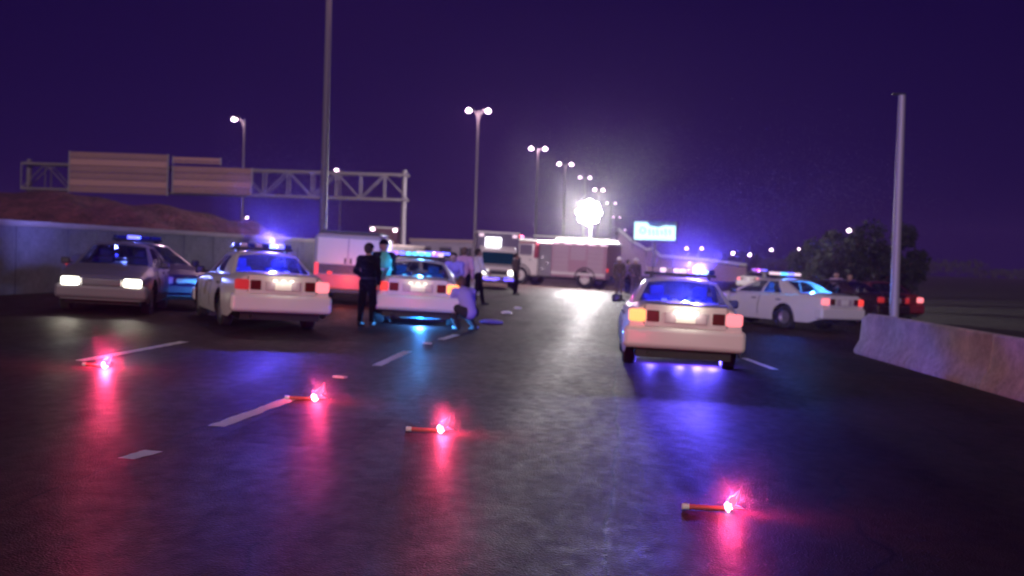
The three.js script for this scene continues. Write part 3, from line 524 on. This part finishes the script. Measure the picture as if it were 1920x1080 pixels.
{ // white van seen from the rear between the left and the middle car
  const o = thing('van', 'white van seen from behind with red glow painted into its lower panel, between two police cars', 'van');
  part(o, 'body', [rbox(1.95, 1.55, 4.6, 0.16, 0, 1.22, 0)], S(0.46, 0.42, 0.46, 0.4));
  part(o, 'roof_rack', [rbox(1.7, 0.05, 3.6, 0.02, 0, 2.03, 0), ...[-1.5, 0, 1.5].map(z => box(1.75, 0.05, 0.06, 0, 2.08, z))], M.plastic);
  for (const s of [-1, 1]) {
    const d = part(o, 'rear_door', rbox(0.86, 0.74, 0.04, 0.03, s * 0.45, 1.52, 2.31), M.whiteDull); part(d, 'handle', rbox(0.05, 0.16, 0.04, 0.01, s * 0.08, 1.25, 2.345), M.plastic);
    part(o, 'taillight', rbox(0.13, 0.36, 0.06, 0.03, s * 0.88, 1.0, 2.31), M.lensRed);
    for (const z of [-1.5, 1.5]) wheel(o, s * 0.86, z, 0.36, 0.22);
  }
  part(o, 'rear_band', rbox(1.80, 0.26, 0.03, 0.01, 0, 1.00, 2.315), S(0.07, 0.04, 0.06, 0.5));
  part(o, 'painted_glow_panel', rbox(1.84, 0.42, 0.05, 0.02, 0, 0.64, 2.32), M.salmon); part(o, 'rear_bumper', rbox(1.9, 0.16, 0.2, 0.05, 0, 0.38, 2.34), M.plastic);  // lower panel carries the red glow in its colour
  part(o, 'added_red_lamp', [rbox(0.14, 0.08, 0.05, 0.02, -0.5, 0.9, 2.35), rbox(0.14, 0.08, 0.05, 0.02, 0.5, 0.9, 2.35)], M.lensRed); pointLight(V(0, 0.75, 3.0), [1, 0.18, 0.12], 1.8, o, 4);  // red lamps and light added to redden the lower rear
  stand(o, G(648, 572).addScaledVector(fwd(-2), 2.3), -2);
}
// fire engine across the road
{
  const o = thing('fire_engine', 'fire engine standing across the road under a raised white floodlight', 'fire engine');
  // forward is -z, left flank towards -x
  const L0 = -3.6;                                             // front
  part(o, 'cab_lower', rbox(2.4, 1.05, 2.6, 0.10, 0, 1.05, L0 + 1.3), M.white);
  part(o, 'cab_upper', rbox(2.36, 0.98, 2.5, 0.14, 0, 2.02, L0 + 1.33), M.red);
  part(o, 'cab_roof', rbox(2.4, 0.12, 2.56, 0.05, 0, 2.55, L0 + 1.32), M.whiteDull);
  part(o, 'windscreen', rbox(2.0, 0.72, 0.04, 0.02, 0, 2.02, L0 + 0.065), P(0.16, 0.15, 0.2, 0.1, { clearcoat: 1 }));
  for (const s of [-1, 1]) for (const z of [0.75, 1.85]) { const d = part(o, 'cab_door', rbox(0.04, 1.75, 0.98, 0.02, s * 1.19, 1.52, L0 + z), s < 0 ? M.white : M.white); part(d, 'window', rbox(0.03, 0.62, 0.8, 0.015, s * 1.205, 2.02, L0 + z), P(0.16, 0.14, 0.2, 0.15, { clearcoat: 1 })); part(d, 'handle', rbox(0.04, 0.05, 0.2, 0.01, s * 1.22, 1.45, L0 + z + 0.3), M.chrome); }
  part(o, 'pump_panel', [rbox(2.36, 1.9, 0.75, 0.04, 0, 1.5, -0.55)], M.silver);
  for (const s of [-1, 1]) for (let i = 0; i < 3; i++) part(o, 'hose_outlet', mv(new THREE.CylinderGeometry(0.09, 0.09, 0.14, 12), s * 1.22, 0.95 + 0.34 * i, -0.55 + 0.16 * (i % 2 ? 1 : -1), 0, 0, Math.PI / 2), M.chrome);
  part(o, 'body', rbox(2.4, 1.95, 3.4, 0.05, 0, 1.55, 1.55), P(0.44, 0.27, 0.34, 0.4, { clearcoat: 0.5 }));
  for (const s of [-1, 1]) for (let i = 0; i < 3; i++) { const d = part(o, 'shutter_door', rbox(0.03, i === 1 ? 0.75 : 1.45, 0.95, 0.01, s * 1.205, i === 1 ? 1.95 : 1.6, 0.45 + i * 1.06), S(0.46, 0.36, 0.42, 0.5)); for (let k = 0; k < 5; k++) part(d, 'slat', box(0.012, 0.02, 0.93, s * 1.225, (i === 1 ? 1.66 : 1.0) + k * (i === 1 ? 0.14 : 0.28), 0.45 + i * 1.06), S(0.56, 0.46, 0.52, 0.5)); }
  part(o, 'stripe', [rbox(0.02, 0.16, 3.3, 0.005, -1.215, 0.80, 1.55), rbox(0.02, 0.16, 3.3, 0.005, 1.215, 0.80, 1.55)], M.whiteDull);
  part(o, 'hose_bed', [rbox(2.36, 0.16, 3.36, 0.04, 0, 2.58, 1.55), ...[-0.9, -0.45, 0, 0.45, 0.9].map(x => tube([V(x, 2.68, 0), V(x + 0.05, 2.72, 1.5), V(x, 2.68, 3.1)], 0.09, 6, 10))], M.whiteDull);
  const rails = []; for (const x of [-1.05, -0.68]) rails.push(box(0.05, 0.08, 4.6, x, 2.86, 0.9)); for (let i = 0; i < 12; i++) rails.push(box(0.36, 0.03, 0.03, -0.86, 2.86, -1.2 + i * 0.38)); part(o, 'ladder', rails, M.whiteDull);
  part(o, 'chassis', box(1.0, 0.35, 6.6, 0, 0.62, 0), M.black);
  part(o, 'front_bumper', rbox(2.5, 0.34, 0.5, 0.06, 0, 0.62, L0 - 0.2), M.chrome);
  part(o, 'grille', rbox(1.1, 0.5, 0.06, 0.02, 0, 1.15, L0 - 0.02), M.chrome);
  for (const s of [-1, 1]) { part(o, 'headlight', rbox(0.42, 0.2, 0.06, 0.02, s * 0.86, 1.02, L0 - 0.02), M.whiteLens); wheel(o, s * 1.06, L0 + 1.55, 0.54, 0.32, M.whiteDull); wheel(o, s * 1.06, 2.0, 0.54, 0.32, M.whiteDull);
    part(o, 'wheel_arch', mv(new THREE.TorusGeometry(0.62, 0.05, 6, 18, Math.PI), s * 1.205, 0.54, L0 + 1.55, 0, Math.PI / 2), M.black); part(o, 'wheel_arch', mv(new THREE.TorusGeometry(0.62, 0.05, 6, 18, Math.PI), s * 1.205, 0.54, 2.0, 0, Math.PI / 2), M.black); }
  const lb = part(o, 'lightbar', rbox(1.9, 0.08, 0.4, 0.03, 0, 2.66, L0 + 0.5), M.plastic);
  for (let i = 0; i < 6; i++) part(lb, 'lens', rbox(0.28, 0.17, 0.34, 0.04, -0.8 + 0.32 * i, 2.78, L0 + 0.5), i % 2 ? M.pinkLens : M.lensRed);
  for (let i = 0; i < 5; i++) part(o, 'roof_edge_lamp', rbox(0.05, 0.07, 0.42, 0.015, -1.22, 2.50, 0.1 + i * 0.75), M.whiteLens);
  part(o, 'tail_lamp', [rbox(0.2, 0.2, 0.05, 0.02, -1.0, 1.1, 3.27), rbox(0.2, 0.2, 0.05, 0.02, 1.0, 1.1, 3.27)], M.lensRed);
  pointLight(V(-0.4, 3.0, L0 + 0.5), [1, 0.08, 0.35], 25, o, 4);
  // floodlight mast on the roof behind the cab
  part(o, 'light_mast', [rod(V(-0.8, 2.5, 2.1), V(-0.8, 3.6, 2.0), 0.07, 0.05), rod(V(-0.8, 3.4, 2.1), V(-0.8, 4.35, 1.9), 0.045, 0.04)], M.whiteDull);
  const fl = part(o, 'floodlight', [-0.36, 0, 0.36].map(y => rbox(y ? 0.9 : 1.2, 0.06, 0.06, 0.02, 0, 0, 0, 0, -1.1).translate(-0.8, 4.35 + y, 1.85)), M.plastic);
  const R = (x, y) => V(-0.8, y, 1.85).add(V(x, 0, 0).applyAxisAngle(V(0, 1, 0), -1.1));
  for (const [x, y] of [[0, 4.35], ...[0, 1, 2, 3, 4, 5, 6, 7].map(i => [0.55 * Math.cos(i * 0.7854), 4.35 + 0.55 * Math.sin(i * 0.7854)])]) { const q = R(x, y); part(fl, 'lamp_lens', mv(new THREE.SphereGeometry(0.18, 14, 10), q.x, q.y, q.z), M.flood); pointLight(q, [1, 0.93, 0.95], 135, o, 8); }
  stand(o, G(1050, 537), -65); o.updateMatrixWorld(true); engine = o;
}
// ---------------------------------------------------------------- road flares
const flareGlow = E(1, 0.13, 0.30, 1.9), flareCore = E(1, 0.50, 0.70, 16);
const smokeM = S(0.5, 0.48, 0.5, 1);
function mist(c, R, n, size, st, pw = 1.2) {                            // fine drifting particles, densest round c
  const pos = new Float32Array(n * 9), q = V(0, 0, 0);
  for (let i = 0; i < n; i++) {
    const d = R * Math.pow(rnd(), pw) * (0.75 + 0.5 * rnd()); q.set(rr(-1, 1), rr(-1, 1), rr(-1, 1)).normalize();
    const w = 1 + 0.35 * Math.sin(q.x * 4 + q.y * 3 + 1) * Math.sin(q.z * 5 + q.y * 2), x = c.x + q.x * d * w * st[0] + st[3] * d, y = Math.max(c.y - R * 0.9, c.y + q.y * d * w * st[1] + st[4] * d), z = c.z + q.z * d * st[2];
    for (let k = 0; k < 3; k++) { pos[i * 9 + k * 3] = x + size * rr(-1, 1); pos[i * 9 + k * 3 + 1] = y + size * rr(-1, 1); pos[i * 9 + k * 3 + 2] = z + size * rr(-1, 1); }
  }
  const g = new THREE.BufferGeometry(); g.setAttribute('position', new THREE.BufferAttribute(pos, 3)); g.computeVertexNormals(); return g;
}
function addedHaze(c, R, n, size, st, m, label) { solo('smoke', mist(c, R, n, size, st, 0.6), m, label, 'smoke', null, 'stuff'); }  // particle cloud added to give a light its halo
function flare(px, py, label, turn, k = 1, cd = 9) {
  const o = thing('road_flare', label, 'road flare'); stand(o, G(px, py), turn);
  part(o, 'stick', [mv(new THREE.CylinderGeometry(0.019, 0.019, 0.26, 12), -0.155, 0.022, 0, 0, 0, Math.PI / 2)], S(0.55, 0.10, 0.09, 0.5));
  part(o, 'cap', mv(new THREE.CylinderGeometry(0.022, 0.022, 0.05, 12), -0.30, 0.023, 0, 0, 0, Math.PI / 2), M.paint);
  const fl = part(o, 'flame', (() => { const g = new THREE.SphereGeometry(0.030 * k, 20, 14), p = g.attributes.position; for (let i = 0; i < p.count; i++) { const a = Math.atan2(p.getY(i), p.getX(i)), w = 1 + 0.28 * Math.sin(a * 3 + 0.6) * Math.cos(p.getZ(i) * 90) + 0.18 * Math.sin(a * 7); p.setXYZ(i, p.getX(i) * w, p.getY(i) * w, p.getZ(i) * w); } g.computeVertexNormals(); return g.translate(0.004, 0.040, 0); })(), flareCore);
  // tongues of flame: fat tapering plumes
  const tongue = (pts, r) => { const cv = new THREE.CatmullRomCurve3(pts.map(p => V(...p).multiplyScalar(k))), g = new THREE.TubeGeometry(cv, 16, r * k, 10), p = g.attributes.position, n = 11; for (let i = 0; i < p.count; i++) { const s = Math.floor(i / n) / 16, c = cv.getPointAt(s), f = (1 - s * s) * (0.75 + 0.5 * Math.sin(Math.PI * s)) * (1 + 0.12 * Math.sin(i * 2.3)); p.setXYZ(i, c.x + (p.getX(i) - c.x) * f, c.y + (p.getY(i) - c.y) * f, c.z + (p.getZ(i) - c.z) * f); } g.computeVertexNormals(); return g; };
  part(fl, 'flame_tongue', tongue([[0, 0.03, 0], [0.03, 0.075, 0], [0.06, 0.12, -0.01], [0.075, 0.165, -0.01]], 0.026), flareGlow);
  part(fl, 'flame_tongue', tongue([[0, 0.035, 0], [0.06, 0.04, 0.01], [0.11, 0.03, 0.02]], 0.016), flareGlow);
  part(fl, 'flame_tongue', tongue([[0, 0.03, 0], [-0.008, 0.08, 0], [-0.015, 0.10, 0]], 0.015), flareGlow);
  part(o, 'smoke', mist(V(0.03, 0.12, 0), 0.38 * k, 24000, 0.0011 * k, [1, 0.9, 1, 0.18, 0.30]), smokeM).userData.kind = 'stuff';
  const sp = []; for (let i = 0; i < 46; i++) { const a = rr(0, 6.28), d = 0.03 + 0.20 * rnd() ** 2 * k; sp.push(mv(new THREE.TetrahedronGeometry(rr(0.0012, 0.0028)), Math.cos(a) * d + 0.03, 0.012 + rr(0, 0.12) * rnd(), Math.sin(a) * d)); }
  part(o, 'sparks', sp, flareGlow).userData.kind = 'stuff';
  pointLight(V(0.02, 0.055, 0), [1, 0.05, 0.16], cd, o, 1.2);
}
flare(1365, 960, 'nearest burning red road flare, at the lower right of the road', 0, 1, 9);
flare(826, 812, 'middle burning red road flare, left of the white streak on the road', 0, 1.15, 13);
flare(590, 752, 'farthest left burning red road flare, at the end of the long lane dash', 0, 1.25, 14);
flare(196, 690, 'burning red road flare in front of the grey car at the far left', 20, 1.2, 30);

// ---------------------------------------------------------------- haze added round the brightest lights to carry their glow
addedHaze(engine.localToWorld(V(-0.8, 4.35, 1.85)), 7, 95000, 0.009, [1, 1, 1, 0, 0.02], smokeM, 'added haze glowing white around the floodlight above the fire engine');
addedHaze(carL.localToWorld(V(0.22, 1.66, 0.30)), 1.7, 45000, 0.0048, [1.1, 1, 0.8, 0.22, 0.30], smokeM, 'added haze glowing blue above the left white police car');
addedHaze(carR.localToWorld(V(0.30, 1.66, 0.30)), 2.7, 90000, 0.0046, [1.4, 0.75, 0.8, 0.20, 0.14], smokeM, 'added haze glowing violet blue above the nearest police car');

// ---------------------------------------------------------------- lane reflectors and debris
function litter(px, py, w, label, cat, name, m, hgt = 0.04) {
  const s = [0, 1, 2].map(() => rr(0.8, 1.2)); const g = name === 'lane_reflector' ? rbox(w, 0.025, 0.10, 0.01, 0, 0.016, 0) : (() => { const q = new THREE.IcosahedronGeometry(w / 2, 1), p = q.attributes.position; for (let i = 0; i < p.count; i++) { const k = 0.8 + 0.4 * Math.abs(Math.sin(p.getX(i) * 91 + p.getY(i) * 53 + p.getZ(i) * 37)); p.setXYZ(i, p.getX(i) * k * s[0], Math.max(-hgt * 0.5, p.getY(i) * k * hgt / w * 2), p.getZ(i) * k * s[2]); } const f = q.index ? q.toNonIndexed() : q; f.computeVertexNormals(); return f.translate(0, hgt * 0.5, 0); })();
  const o = solo(name, g, m, label, cat); stand(o, G(px, py), rr(0, 20)); return o;
}
const shiny = S(0.85, 0.8, 0.82, 0.25);
litter(637, 709, 0.17, 'white lane reflector right of the farthest left flare', 'reflector', 'lane_reflector', shiny);
litter(801, 645, 0.17, 'white lane reflector in front of the middle police car', 'reflector', 'lane_reflector', shiny);
litter(950, 588, 0.3, 'pale scrap on the road right of the crouching person', 'debris', 'debris', shiny, 0.05);
litter(971, 579, 0.34, 'pale scrap on the road nearest the fire engine glare', 'debris', 'debris', shiny, 0.05);
litter(891, 616, 0.2, 'small white scrap beside the crouching person', 'debris', 'debris', shiny, 0.05);
litter(921, 606, 0.55, 'crumpled blue sheet on the road right of the crouching person', 'debris', 'debris', S(0.22, 0.2, 0.7, 0.6), 0.06);

// ---------------------------------------------------------------- people
function nets(f, lo, hi, c) {                                   // surface nets over a distance field
  const n = [0, 1, 2].map(k => Math.ceil((hi[k] - lo[k]) / c) + 2), id = (i, j, k) => (k * n[1] + j) * n[0] + i, d = new Float32Array(n[0] * n[1] * n[2]);
  for (let k = 0; k < n[2]; k++) for (let j = 0; j < n[1]; j++) for (let i = 0; i < n[0]; i++) d[id(i, j, k)] = f(lo[0] + i * c, lo[1] + j * c, lo[2] + k * c);
  const vid = new Int32Array(d.length).fill(-1), pos = [], ix = [];
  for (let k = 0; k < n[2] - 1; k++) for (let j = 0; j < n[1] - 1; j++) for (let i = 0; i < n[0] - 1; i++) {
    let m = 0, cnt = 0, sx = 0, sy = 0, sz = 0; const v = [];
    for (let q = 0; q < 8; q++) { v[q] = d[id(i + (q & 1), j + (q >> 1 & 1), k + (q >> 2))]; if (v[q] < 0) m |= 1 << q; }
    if (m === 0 || m === 255) continue;
    for (let a = 0; a < 8; a++) for (const b of [1, 2, 4]) if (!(a & b)) { const e = a | b; if ((v[a] < 0) !== (v[e] < 0)) { const t = v[a] / (v[a] - v[e]); sx += (a & 1) + (b === 1 ? t : 0); sy += (a >> 1 & 1) + (b === 2 ? t : 0); sz += (a >> 2) + (b === 4 ? t : 0); cnt++; } }
    vid[id(i, j, k)] = pos.length / 3; pos.push(lo[0] + (i + sx / cnt) * c, lo[1] + (j + sy / cnt) * c, lo[2] + (k + sz / cnt) * c);
  }
  const q4 = (a, b, e, g, fl) => { if (a < 0 || b < 0 || e < 0 || g < 0) return; fl ? ix.push(a, b, e, b, g, e) : ix.push(a, e, b, b, e, g); };
  for (let k = 1; k < n[2] - 1; k++) for (let j = 1; j < n[1] - 1; j++) for (let i = 1; i < n[0] - 1; i++) {
    const s = d[id(i, j, k)] < 0;
    if (s !== d[id(i + 1, j, k)] < 0) q4(vid[id(i, j - 1, k - 1)], vid[id(i, j, k - 1)], vid[id(i, j - 1, k)], vid[id(i, j, k)], s);
    if (s !== d[id(i, j + 1, k)] < 0) q4(vid[id(i - 1, j, k - 1)], vid[id(i, j, k - 1)], vid[id(i - 1, j, k)], vid[id(i, j, k)], !s);
    if (s !== d[id(i, j, k + 1)] < 0) q4(vid[id(i - 1, j - 1, k)], vid[id(i, j - 1, k)], vid[id(i - 1, j, k)], vid[id(i, j, k)], s);
  }
  const g = new THREE.BufferGeometry(); g.setAttribute('position', new THREE.Float32BufferAttribute(pos, 3)); g.setIndex(ix); g.computeVertexNormals(); return g;
}
function capsule(a, b, r0, r1) { const dx = b[0] - a[0], dy = b[1] - a[1], dz = b[2] - a[2], L = dx * dx + dy * dy + dz * dz || 1e-9; return (x, y, z) => { let t = ((x - a[0]) * dx + (y - a[1]) * dy + (z - a[2]) * dz) / L; t = t < 0 ? 0 : t > 1 ? 1 : t; return Math.hypot(x - a[0] - dx * t, y - a[1] - dy * t, z - a[2] - dz * t) - (r0 + (r1 - r0) * t); }; }
function fieldGeo(list, k, c) {                                  // list of [a, b, r0, r1]
  const fs = list.map(p => capsule(...p)), lo = [1e9, 1e9, 1e9], hi = [-1e9, -1e9, -1e9];
  for (const [a, b, r0, r1] of list) for (let i = 0; i < 3; i++) { const r = Math.max(r0, r1) + k + c * 1.5; lo[i] = Math.min(lo[i], a[i] - r, b[i] - r); hi[i] = Math.max(hi[i], a[i] + r, b[i] + r); }
  return nets((x, y, z) => { let d = 1e9; for (const f of fs) { const e = f(x, y, z), h = Math.max(k - Math.abs(d - e), 0) / k; d = Math.min(d, e) - h * h * k * 0.25; } return d; }, lo, hi, c);
}
const mix3 = (a, b, t) => a.map((v, i) => v + (b[i] - v) * t), add3 = (a, b) => a.map((v, i) => v + b[i]);
const STAND = { pel: [0, 0.96, 0], wa: [0, 1.12, 0], ch: [0, 1.32, 0.01], nk: [0, 1.49, 0], hd: [0, 1.63, -0.02], shL: [-0.19, 1.42, 0], elL: [-0.25, 1.14, 0.03], wrL: [-0.23, 0.90, -0.06], shR: [0.19, 1.42, 0], elR: [0.25, 1.14, 0.03], wrR: [0.23, 0.90, -0.06], hpL: [-0.09, 0.92, 0], knL: [-0.11, 0.50, -0.03], anL: [-0.12, 0.09, 0.02], hpR: [0.09, 0.92, 0], knR: [0.11, 0.50, -0.03], anR: [0.12, 0.09, 0.02] };
function person(label, p, deg, opt) {
  const { pose = {}, top = S(0.5, 0.5, 0.55, 0.8), legs = S(0.02, 0.02, 0.03, 0.9), skin = S(0.42, 0.24, 0.17, 0.6), hair = S(0.03, 0.02, 0.015, 0.8), cap = null, helmet = null, vest = null, cell = 0.022, h = 1, sleeves = true, group } = opt;
  const J = { ...STAND, ...pose }, o = thing('person', label, 'person', group), c = cell;
  const hp = J.hd, torso = [[J.pel, J.wa, 0.135, 0.125], [J.wa, J.ch, 0.125, 0.15], [J.ch, J.nk, 0.14, 0.065], [J.shL, J.shR, 0.075, 0.075]];
  const arm = s => [[J['sh' + s], J['el' + s], 0.055, 0.042], [J['el' + s], J['wr' + s], 0.042, 0.028]];
  const leg = s => [[J['hp' + s], J['kn' + s], 0.088, 0.058], [J['kn' + s], J['an' + s], 0.058, 0.038]];
  const foot = s => [add3(J['an' + s], [0, -0.045, 0.04]), add3(J['an' + s], [0, -0.05, -0.15]), 0.04, 0.034];
  const body = fieldGeo([...torso, ...arm('L'), ...arm('R'), ...leg('L'), ...leg('R'), [J.nk, hp, 0.055, 0.055]], 0.04, c);
  const hc = Math.min(c, 0.012), q = (dx, dy, dz) => add3(hp, [dx, dy, dz]);
  const head = fieldGeo([[q(0, 0.02, 0.01), q(0, 0.035, 0.03), 0.088, 0.085], [q(0, -0.05, -0.035), q(0, -0.08, -0.045), 0.062, 0.046], [q(0, -0.005, -0.09), q(0, -0.035, -0.108), 0.012, 0.016], [q(-0.088, 0, 0.01), q(-0.09, -0.02, 0.01), 0.016, 0.013], [q(0.088, 0, 0.01), q(0.09, -0.02, 0.01), 0.016, 0.013], [q(0, -0.08, 0.02), J.nk, 0.052, 0.056]], 0.03, hc);
  const hand = s => { const w = J['wr' + s], e = J['el' + s], d = V(w[0] - e[0], w[1] - e[1], w[2] - e[2]).normalize(), sd = V(0, 0, -1).addScaledVector(d, d.z).normalize(), pt = (a, b, n2 = 0) => [w[0] + d.x * a + sd.x * b, w[1] + d.y * a + sd.y * b, w[2] + d.z * a + sd.z * b + n2], L = [[w, pt(0.085, 0), 0.028, 0.034]]; [[-0.028, 0.15], [-0.009, 0.175], [0.011, 0.168], [0.029, 0.155]].forEach(([b, t]) => { L.push([pt(0.075, b), pt((0.075 + t) / 2 + 0.01, b * 1.1), 0.0105, 0.0095], [pt((0.075 + t) / 2 + 0.01, b * 1.1), pt(t - 0.006, b * 1.05, 0.012), 0.0095, 0.008]); }); L.push([pt(0.03, 0.03), pt(0.08, 0.062), 0.013, 0.0095]); return fieldGeo(L, 0.008, 0.0065); };
  part(o, 'body', [body, head, hand('L'), hand('R')], skin);
  const inf = (l, e) => l.map(([a, b, r0, r1]) => [a, b, r0 + e, r1 + e]);
  part(o, 'shirt', fieldGeo(inf([...torso.slice(0, 2), [J.ch, mix3(J.ch, J.nk, 0.8), 0.15, 0.07], torso[3], ...(sleeves ? [...arm('L').map(([a, b, r0, r1], i) => i ? [a, mix3(a, b, 0.92), r0, r1 + 0.008] : [a, b, r0, r1]), ...arm('R').map(([a, b, r0, r1], i) => i ? [a, mix3(a, b, 0.92), r0, r1 + 0.008] : [a, b, r0, r1])] : [[J.shL, mix3(J.shL, J.elL, 0.7), 0.06, 0.056], [J.shR, mix3(J.shR, J.elR, 0.7), 0.06, 0.056]])], 0.018), 0.04, c), top);
  part(o, 'trousers', fieldGeo(inf([[J.hpL, J.hpR, 0.095, 0.095], [J.pel, J.pel, 0.128, 0.128], ...leg('L'), ...leg('R')], 0.02), 0.035, c), legs);
  for (const s of ['L', 'R']) part(o, 'shoe', fieldGeo([foot(s), [J['an' + s], add3(J['an' + s], [0, -0.04, 0.02]), 0.05, 0.046]], 0.02, 0.014), M.black);
  const up = (dx, dy, dz, r) => [q(dx, dy, dz), q(dx, dy + 0.005, dz + 0.02), r, r];
  if (helmet) part(o, 'helmet', [mv(new THREE.SphereGeometry(0.125, 18, 10, 0, 6.3, 0, 1.7), hp[0], hp[1] + 0.05, hp[2] + 0.015), mv(new THREE.CylinderGeometry(0.15, 0.175, 0.025, 20), hp[0], hp[1] + 0.035, hp[2] + 0.03)], helmet);
  else if (cap) part(o, 'cap', [mv(new THREE.SphereGeometry(0.112, 18, 10, 0, 6.3, 0, 1.6), hp[0], hp[1] + 0.045, hp[2] + 0.015), mv(new THREE.CylinderGeometry(0.10, 0.10, 0.012, 18, 1, false, 1.57, 3.14), hp[0], hp[1] + 0.045, hp[2] - 0.06, 0, Math.PI / 2)], cap);
  part(o, 'hair', fieldGeo([up(0, 0.04, 0.03, 0.092), up(0, -0.01, 0.05, 0.075), up(0, 0.075, 0.0, 0.06)], 0.03, hc), hair);
  if (vest) { part(o, 'vest', fieldGeo(inf([torso[0], torso[1], [J.ch, mix3(J.ch, J.nk, 0.6), 0.15, 0.09]], 0.034), 0.04, c), vest); part(o, 'reflective_band', [mv(new THREE.TorusGeometry(0.168, 0.022, 6, 24), J.wa[0], J.wa[1] + 0.02, J.wa[2], Math.PI / 2)], shiny); }
  if (opt.belt) part(o, 'belt', [mv(new THREE.TorusGeometry(0.155, 0.026, 6, 22), J.wa[0], J.wa[1] - 0.1, J.wa[2], Math.PI / 2), rbox(0.06, 0.16, 0.06, 0.02, 0.19, J.wa[1] - 0.18, 0)], M.black);
  o.scale.setScalar(h); stand(o, p, deg, 'upright'); return o;
}
const uniform = P(0.005, 0.005, 0.007, 0.9, { specularIntensity: 0.1 }), uniform2 = P(0.008, 0.007, 0.010, 0.9, { specularIntensity: 0.1 }), lilac = S(0.34, 0.28, 0.62, 0.8), whiteShirt = S(0.72, 0.66, 0.76, 0.85), turnout = S(0.10, 0.07, 0.06, 0.9), whiteHat = S(0.85, 0.8, 0.84, 0.35);
person('officer in dark uniform standing between the left and middle police cars', G(688, 610), 20, { top: uniform, legs: uniform, cap: uniform, belt: true, pose: { elL: [-0.29, 1.17, 0.02], wrL: [-0.17, 1.02, -0.14], elR: [0.27, 1.14, 0.05], wrR: [0.24, 0.90, -0.02], anL: [-0.15, 0.09, 0.05], knL: [-0.14, 0.5, 0] } });
person('person in green reflective vest and dark cap left of the middle police car', G(716, 604), 150, { top: uniform2, legs: uniform2, cap: uniform, vest: S(0.10, 0.42, 0.22, 0.7), skin: S(0.34, 0.15, 0.09, 0.6), h: 1.06 });
person('person in a lavender jacket crouching on the road beside the middle police car', G(870, 619), -35, { top: lilac, legs: S(0.02, 0.017, 0.02, 0.9), hair: S(0.08, 0.045, 0.03, 0.8), cell: 0.02, h: 1.12,
  pose: { pel: [0, 0.36, 0.16], wa: [0, 0.48, 0.10], ch: [0, 0.66, -0.03], nk: [0, 0.80, -0.12], hd: [0, 0.91, -0.20], shL: [-0.19, 0.74, -0.07], elL: [-0.25, 0.50, -0.18], wrL: [-0.16, 0.34, -0.36], shR: [0.19, 0.74, -0.07], elR: [0.27, 0.50, -0.14], wrR: [0.17, 0.30, -0.34], hpL: [-0.10, 0.36, 0.14], knL: [-0.20, 0.50, -0.24], anL: [-0.15, 0.09, -0.02], hpR: [0.10, 0.36, 0.14], knR: [0.20, 0.30, -0.26], anR: [0.16, 0.09, 0.12] } });
person('person in a white shirt and dark trousers striding right of the middle police car', G(894, 572), 70, { top: whiteShirt, legs: uniform2, h: 1.04, pose: { knL: [-0.11, 0.52, -0.16], anL: [-0.12, 0.09, -0.24], knR: [0.11, 0.50, 0.05], anR: [0.12, 0.12, 0.26], elL: [-0.25, 1.16, 0.10], wrL: [-0.24, 0.96, 0.02], elR: [0.25, 1.15, -0.08], wrR: [0.2, 1.02, -0.26] } });
person('person with blue light painted into the jacket colour, bending behind the right side of the middle police car', G(853, 592), 200, { top: S(0.30, 0.20, 0.60, 0.8), legs: uniform2, pose: { ch: [0, 1.29, -0.10], nk: [0, 1.42, -0.18], hd: [0, 1.54, -0.25], shL: [-0.19, 1.36, -0.13], shR: [0.19, 1.36, -0.13], elL: [-0.26, 1.12, -0.2], wrL: [-0.2, 1.02, -0.42], elR: [0.26, 1.12, -0.2], wrR: [0.2, 1.02, -0.42] } });  // violet of the jacket is the blue light on it, painted in
person('person in pink shirt standing behind the crouching person', G(868, 580), 10, { top: S(0.62, 0.35, 0.55, 0.8), legs: uniform2, hair: S(0.14, 0.09, 0.05, 0.8), h: 1.04 });
const FC = { cell: 0.03 };
person('dark clothed person standing at the front bumper of the fire engine', G(966, 553), 80, { ...FC, top: turnout, legs: uniform2 });
person('firefighter with white helmet, left of the two at the rear of the fire engine', G(1160, 553), 190, { ...FC, top: turnout, legs: turnout, helmet: whiteHat, h: 1.05 });
person('firefighter with white helmet, right of the two, just left of the nearest police car mirror', G(1190, 555), 160, { ...FC, top: turnout, legs: turnout, helmet: whiteHat, h: 1.05, pose: { elR: [0.33, 1.2, -0.05], wrR: [0.24, 1.02, -0.2] } });
person('dark clothed person among lights between the two firefighters', G(1176, 551), 60, { ...FC, top: S(0.16, 0.10, 0.28, 0.9), legs: uniform2 });
person('person in pale pink jacket behind the rear of the far right police car', G(1566, 598), 210, { ...FC, top: S(0.75, 0.55, 0.75, 0.8), legs: uniform2, pose: { elL: [-0.3, 1.2, -0.08], wrL: [-0.2, 1.12, -0.28] } });
person('person in a mauve jacket right of the one in pale pink, near the barrier end', G(1590, 602), 160, { ...FC, top: S(0.48, 0.25, 0.60, 0.8), legs: uniform2, h: 0.98 });

renderer.render(scene, camera);
